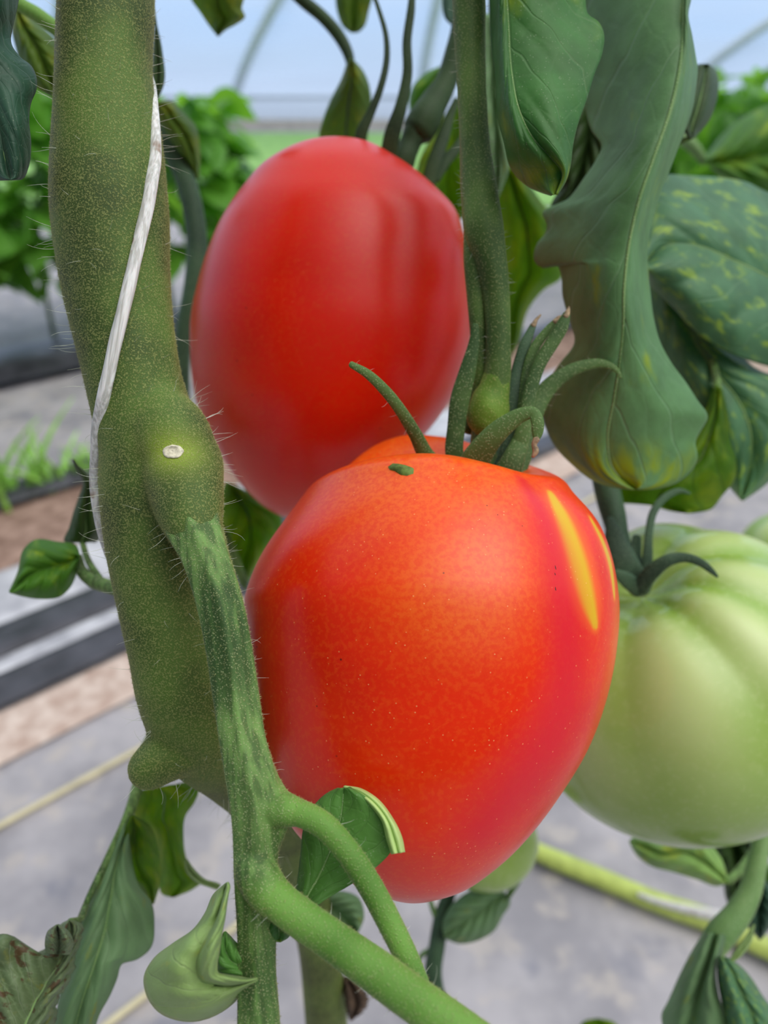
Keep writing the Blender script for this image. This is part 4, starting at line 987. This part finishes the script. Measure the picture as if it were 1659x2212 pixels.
M['board'] = mat_plain('weathered base board', S(222, 218, 208), .7, .1, 8)
M['foliage'] = mat_leaf('pepper leaf', S(98, 158, 58), S(140, 190, 90), S(150, 190, 40), S(146, 210, 60), 0, n=5., tr=.5, hair=0, seed=3., rough=.4)
def rect(w0, w1, u0, u1, z, name, mat, segs=40, amp=0.0, seed=0.):
    V = []; n = segs
    ws = np.linspace(w0, w1, 7)
    for i in range(n + 1):
        uu = u0 + (u1 - u0) * i / n
        for k, w in enumerate(ws):
            zz = z + amp * (noise.noise(Vector((uu*4, w*18, seed))) + 1) * .5 * (1 if 0 < k < 6 else .15)
            V.append(O + uG*uu + nG*(w + (.4*amp*noise.noise(Vector((uu*3, seed, k > 3))) if k in (0, 6) else 0)) + np.array([0, 0, zz]))
    V = np.array(V); V[:, 2] = np.maximum(V[:, 2], .001)
    return mesh(name, V, grid_faces(n + 1, 7), mat)
fl = mesh('floor', np.array([[-14, -2, 0], [16, -2, 0], [16, 17, 0], [-14, 17, 0.]]), [(0, 1, 2, 3)], M['fabric']); tag(fl, kind='structure')
wL = lambda y: off(0, y)
tag(rect(wL(1660), wL(1545), -1.5, 6, .004, 'ground_litter', M['straw'], 60, .006, 1.), kind='structure')
tag(rect(wL(1075), wL(1010) + .02, -2, 9, .004, 'kerb_strip', M['fabric'], 40, .004, 6.), kind='structure')
tag(rect(wL(1255), wL(1105), -2, 9, .004, 'ground_soil', M['soil'], 60, .012, 2.), kind='structure')
t_ = rect(wL(1545), wL(1470), -1.5, 8, .012, 'plastic_strip', M['plastic'], 60, .012, 3.); tag(t_, 'dark plastic strip on the ground nearest the camera at left', 'plastic strip')
t_ = rect(wL(1440), wL(1365), -1.5, 8, .014, 'plastic_strip', M['plastic'], 60, .014, 4.); tag(t_, 'dark plastic strip between two silvery film bands at left', 'plastic strip')
t_ = rect(wL(1480), wL(1435), -1.5, 8, .010, 'film_strip', M['silver'], 60, .01, 7.); tag(t_, 'narrow silvery film band between the two dark plastic strips', 'plastic film')
t_ = rect(wL(1370), wL(1250), -1.5, 8, .012, 'film_strip', M['silver'], 60, .012, 8.); tag(t_, 'wide film band with painted pale reflections beside the brown soil at left', 'plastic film')
t_ = rect(wL(1120), wL(1072), -2, 9, .02, 'plastic_edging', M['plastic'], 60, .02, 5.); tag(t_, 'black plastic edging along the brown soil under the grass tufts', 'edging')
t_ = rect(wL(850), wL(770), -2, 10, .02, 'mulch_film', M['plastic'], 60, .05, 9.); tag(t_, 'black mulch film at the foot of the pepper plants', 'mulch film')
def thread(px, py, label):
    w = off(px, py); q = np.array([O + uG*x + nG*w + np.array([0, 0, .004]) for x in np.linspace(-1.0, 5, 60)])
    V, Fc = tube_world(q, np.full(60, .0035), 8)
    tag(mesh('marker_thread', V, Fc, M['line']), label, 'thread')
thread(0, 1790, 'pale yellow thread line in the ground fabric, left of the main stem stub')
thread(270, 2190, 'pale yellow thread line in the ground fabric at the bottom edge')
# lawn beyond
V = np.array([[-13, 5.2, .01], [15, 5.2, .01], [15, 13.8, .01], [-13, 13.8, .01]]); tag(mesh('ground_lawn', V, [(0, 1, 2, 3)], M['lawn']), kind='structure')

# grass tufts
def tuft(c, n, h, label, seed):
    r_ = np.random.default_rng(seed); parts = []
    for i in range(n):
        a = r_.uniform(0, 6.28); ln = r_.uniform(.15, .75); hh = h * r_.uniform(.6, 1.1)
        b0 = c + np.array([r_.normal(0, .02), r_.normal(0, .02), -.004])
        q = []
        for s in np.linspace(0, 1, 7):
            q.append(b0 + np.array([math.cos(a)*ln*hh*s**1.6, math.sin(a)*ln*hh*s**1.6, hh*(s - .28*ln*s*s)]))
        w = .007 * (1 - np.linspace(0, 1, 7)**2) + .0006
        parts.append(tube_world(np.array(q), w, 6, flat=.25))
    V, Fc = merge(parts)
    tag(mesh('grass_tuft', V, Fc, M['grass']), label, 'grass', 'grass tufts along the black edging')
for (x, y, n, h, s, lab) in ((25,1085,13,.22,1,'bright grass tuft at the left picture edge on the black edging'), (115,1060,11,.13,2,'grass tuft on the black edging close left of the dark curled leaf'),
                              (185,1035,10,.09,3,'low grass tuft peeping out just left of the main stem')):
    tuft(ground(x, y), n, h, lab, s)

# pepper plants in a row beyond
def one_leaf(c, dirv, L, r_):
    up = np.array([0, 0, 1.0]); side = np.cross(dirv, up); side /= np.linalg.norm(side) + 1e-9
    nrm = np.cross(side, dirv); roll = r_.normal(0, .5); side = side*math.cos(roll) + nrm*math.sin(roll); nrm = np.cross(side, dirv)
    V = []; uv = []
    prof = [.06, .30, .42, .40, .26, .02]
    for i, w in enumerate(prof):
        s = i / 5; p = c + dirv*L*s - np.array([0, 0, 1])*L*.35*s*s
        for k in (-1, 0, 1):
            V.append(p + side*L*w*k*.95 + nrm*L*.10*abs(k)*w*2); uv.append(((k+1)/2, s))
    return np.array(V), grid_faces(6, 3), uv
def pepper(base, h, wid, n, seed, label, leafL=.125):
    r_ = np.random.default_rng(seed)
    t = thing('pepper_plant', base, label, 'plant', 'pepper plants in the next bed')
    stems = []
    stems.append(tube_world(base + np.array([[0, 0, -.005], [.004, 0, h*.2], [0, .004, h*.45]]), np.array([.008, .007, .006]), 8))
    tips = []
    for i in range(7):
        a = i/7*6.28 + r_.uniform(-.3, .3); e = base + np.array([math.cos(a)*wid*.6, math.sin(a)*wid*.6, h*r_.uniform(.7, .95)])
        m = base + np.array([math.cos(a)*wid*.2, math.sin(a)*wid*.2, h*.55])
        stems.append(tube_world(np.array([base + np.array([0, .002, h*.40]), m, e]), np.array([.005, .004, .002]), 6)); tips += [m, e]
    mesh('stem', *merge(stems), M['vein'], t)
    P_, U = [], []
    for i in range(n):
        z = r_.uniform(.22, 1.0)**.8; a = r_.uniform(0, 6.28); rr = wid * math.sqrt(r_.uniform(.05, 1)) * (1.0 - .5*abs(z - .6))
        c = base + np.array([math.cos(a)*rr, math.sin(a)*rr, h*z])
        dv = np.array([math.cos(a + r_.normal(0, .6)), math.sin(a + r_.normal(0, .6)), r_.normal(.05, .35)]); dv /= np.linalg.norm(dv)
        V, Fc, uv = one_leaf(c, dv, leafL*r_.uniform(.6, 1.2), r_); P_.append((V, Fc)); U += uv
    V, Fc = merge(P_)
    tag(mesh('foliage', V, Fc, M['foliage'], t, uv=U), kind='stuff')
row0 = ground(0, 800)
for i in range(4):
    s = -.50 + i * .36
    c = row0 + uG*s + nG*(.12 + .05*((i*7) % 3 - 1)); c[2] = .012
    pepper(c, .69 + .03*((i*5) % 3 - 1),   .27, 330, 100+i, ['leafy pepper plant cut by the left picture edge','bushy green pepper plant between the left picture edge and the main stem','blurred pepper plant hidden mostly behind the main stem','blurred pepper plant just right of the main stem'][i])
for i, (x, y, d) in enumerate(((1640,330,2.6),(1570,330,2.9),(1700,330,2.2),(1480,340,3.2))):
    c = P(x, y, d); hgt = float(c[2])
    c[2] = .012
    pepper(c, max(.35, min(.72, hgt + .18)), .34, 260, 200+i, ['bright green plant seen in the top right corner past the big leaf','bright blurred plant left of the top right corner plant','bright plant cut by the right picture edge near the top',
      'blurred plant behind the big folded leaf'][i], .12)

# ================================================================== greenhouse
def film_mat():
    b = NB('greenhouse film'); o = b.obj()
    n = b.noise(b.n('Mapping', {0: o, 3: (.4, .4, 3.)}).outputs[0], 1.0, 3)
    t = b.n('BsdfTransparent', {'Color': (.93, .95, 1, 1)}).outputs[0]
    d = b.n('BsdfTranslucent', {'Color': (.8, .88, 1, 1)}).outputs[0]
    g = b.n('BsdfGlossy', {'Color': (.9, .95, 1, 1), 'Roughness': .25}).outputs[0]
    m = b.n('MixShader', {0: b.step(n, .3, .7, .25, .45), 1: t, 2: d}).outputs[0]
    return b.done(b.n('MixShader', {0: .05, 1: m, 2: g}).outputs[0])
M['film'] = film_mat()
prof = [(15.0, 0.0), (15.0, .5), (15.0, 1.0), (14.8, 1.7), (14.2, 2.5), (13.2, 3.2), (11.8, 3.7), (10.0, 4.0)]
xs = np.linspace(-16, 18, 35)
q = cat(np.array(prof), 24)
V = np.array([[x, y + .02*math.sin(x*3 + z*2), z] for y, z in q for x in xs])
tag(mesh('wall_back', V, grid_faces(24, len(xs)), M['film']), kind='structure')
V = np.array([[-16, 14.88, 0], [18, 14.88, 0], [18, 14.88, .16], [-16, 14.88, .16], [-16, 14.94, 0], [18, 14.94, 0], [18, 14.94, .16], [-16, 14.94, .16]])
tag(mesh('baseboard_back', V, [(0,1,2,3),(4,5,6,7),(3,2,6,7),(0,1,5,4),(0,3,7,4),(1,2,6,5)], M['board'], smooth=False), kind='structure')
hr = np.array([[x, 15.10, .50] for x in np.linspace(-16, 18, 8)])
V, Fc = tube_world(hr, np.full(8, .035), 10); tag(mesh('hip_rail', V, Fc, M['pipe']), 'horizontal pipe rail running low along the greenhouse film wall', 'rail')
def hoop(x0, lean, label):
    pr = cat(np.array([(15.12, 0.0), (15.12, .6), (15.1, 1.1), (14.95, 1.75), (14.4, 2.55), (13.4, 3.3), (11.8, 3.85)]), 30)
    pts = np.array([[x0 + lean*(z/2.0)**1.6, y, z] for y, z in pr])
    V, Fc = tube_world(pts, np.full(30, .085), 12); tag(mesh('greenhouse_hoop', V, Fc, M['pipe']), label, 'hoop', 'greenhouse hoops')
def xat(px): return (px - 829.5) / F * ((14.84) * math.cos(PITCH) + (0.35) * .5)
hoop(xat(488), 1.1, 'pale curved hoop pipe of the greenhouse seen between main stem and arching leaf stalk')
hoop(xat(905), .3, 'pale hoop pipe of the greenhouse behind the rear tomato stalk')
hoop(xat(1440), 2.2, 'slanting pale hoop pipe in the bright film at top right')
hoop(xat(1585), 2.2, 'slanting pale hoop pipe of the greenhouse cut by the right picture edge')
hoop(xat(100), .6, 'greenhouse hoop pipe hidden mostly behind the main stem at top left')

# ================================================================== light
w = bpy.data.worlds.new('sky'); sc.world = w; w.use_nodes = True
nt = w.node_tree; nt.nodes.clear()
def N(t, **p):
    q = nt.nodes.new(t)
    for k, v in p.items(): setattr(q, k, v)
    return q
geo = N('ShaderNodeTexCoord'); sep = N('ShaderNodeSeparateXYZ'); nt.links.new(geo.outputs['Generated'], sep.inputs[0])
ramp = N('ShaderNodeValToRGB'); cr = ramp.color_ramp
mr = N('ShaderNodeMapRange'); mr.inputs[1].default_value = -1; mr.inputs[2].default_value = 1
nt.links.new(sep.outputs[2], mr.inputs[0]); nt.links.new(mr.outputs[0], ramp.inputs[0])
cr.elements[0].position = .0; cr.elements[0].color = (.16, .15, .14, 1)
cr.elements[1].position = 1.; cr.elements[1].color = (.95, .98, 1.0, 1)
for p, c in ((.47, (.25, .24, .22, 1)), (.495, (.66, .80, 1.0, 1)), (.53, (.50, .70, 1.0, 1)), (.62, (.55, .72, 1.0, 1))):
    e = cr.elements.new(p); e.color = c
bg = N('ShaderNodeBackground'); nt.links.new(ramp.outputs[0], bg.inputs[0])
my = N('ShaderNodeMapRange', interpolation_type='SMOOTHSTEP'); nt.links.new(sep.outputs[1], my.inputs[0])
for i_, v_ in ((1, -.5), (2, .5), (3, BACK), (4, 1.)): my.inputs[i_].default_value = v_
mz = N('ShaderNodeMath', operation='MULTIPLY'); nt.links.new(my.outputs[0], mz.inputs[0]); mz.inputs[1].default_value = SKY
nt.links.new(mz.outputs[0], bg.inputs[1])
dot = N('ShaderNodeVectorMath', operation='DOT_PRODUCT'); nrm = N('ShaderNodeVectorMath', operation='NORMALIZE')
nt.links.new(geo.outputs['Generated'], nrm.inputs[0]); nt.links.new(nrm.outputs[0], dot.inputs[0])
k = np.array(KEYDIR); dot.inputs[1].default_value = k / np.linalg.norm(k)
mx = N('ShaderNodeMath', operation='MAXIMUM'); nt.links.new(dot.outputs['Value'], mx.inputs[0]); mx.inputs[1].default_value = 0
pw = N('ShaderNodeMath', operation='POWER'); nt.links.new(mx.outputs[0], pw.inputs[0]); pw.inputs[1].default_value = KEYPOW
ml = N('ShaderNodeMath', operation='MULTIPLY'); nt.links.new(pw.outputs[0], ml.inputs[0]); ml.inputs[1].default_value = KEY
bg2 = N('ShaderNodeBackground'); bg2.inputs[0].default_value = (1.0, .98, .95, 1); nt.links.new(ml.outputs[0], bg2.inputs[1])
ad = N('ShaderNodeAddShader'); nt.links.new(bg.outputs[0], ad.inputs[0]); nt.links.new(bg2.outputs[0], ad.inputs[1])
ow = N('ShaderNodeOutputWorld'); nt.links.new(ad.outputs[0], ow.inputs[0])
w.cycles.sampling_method = 'MANUAL'; w.cycles.sample_map_resolution = 512

vs = sc.view_settings
sc.display_settings.display_device = 'sRGB'
vs.view_transform = 'Standard'; vs.look = 'None'; vs.gamma = 1; vs.use_curve_mapping = False; vs.exposure = EXPO
sc.cycles.max_bounces = 7; sc.cycles.diffuse_bounces = 4; sc.cycles.glossy_bounces = 3; sc.cycles.transmission_bounces = 4; sc.cycles.transparent_max_bounces = 8
sc.cycles.caustics_reflective = False; sc.cycles.caustics_refractive = False
sc.cycles.use_denoising = True
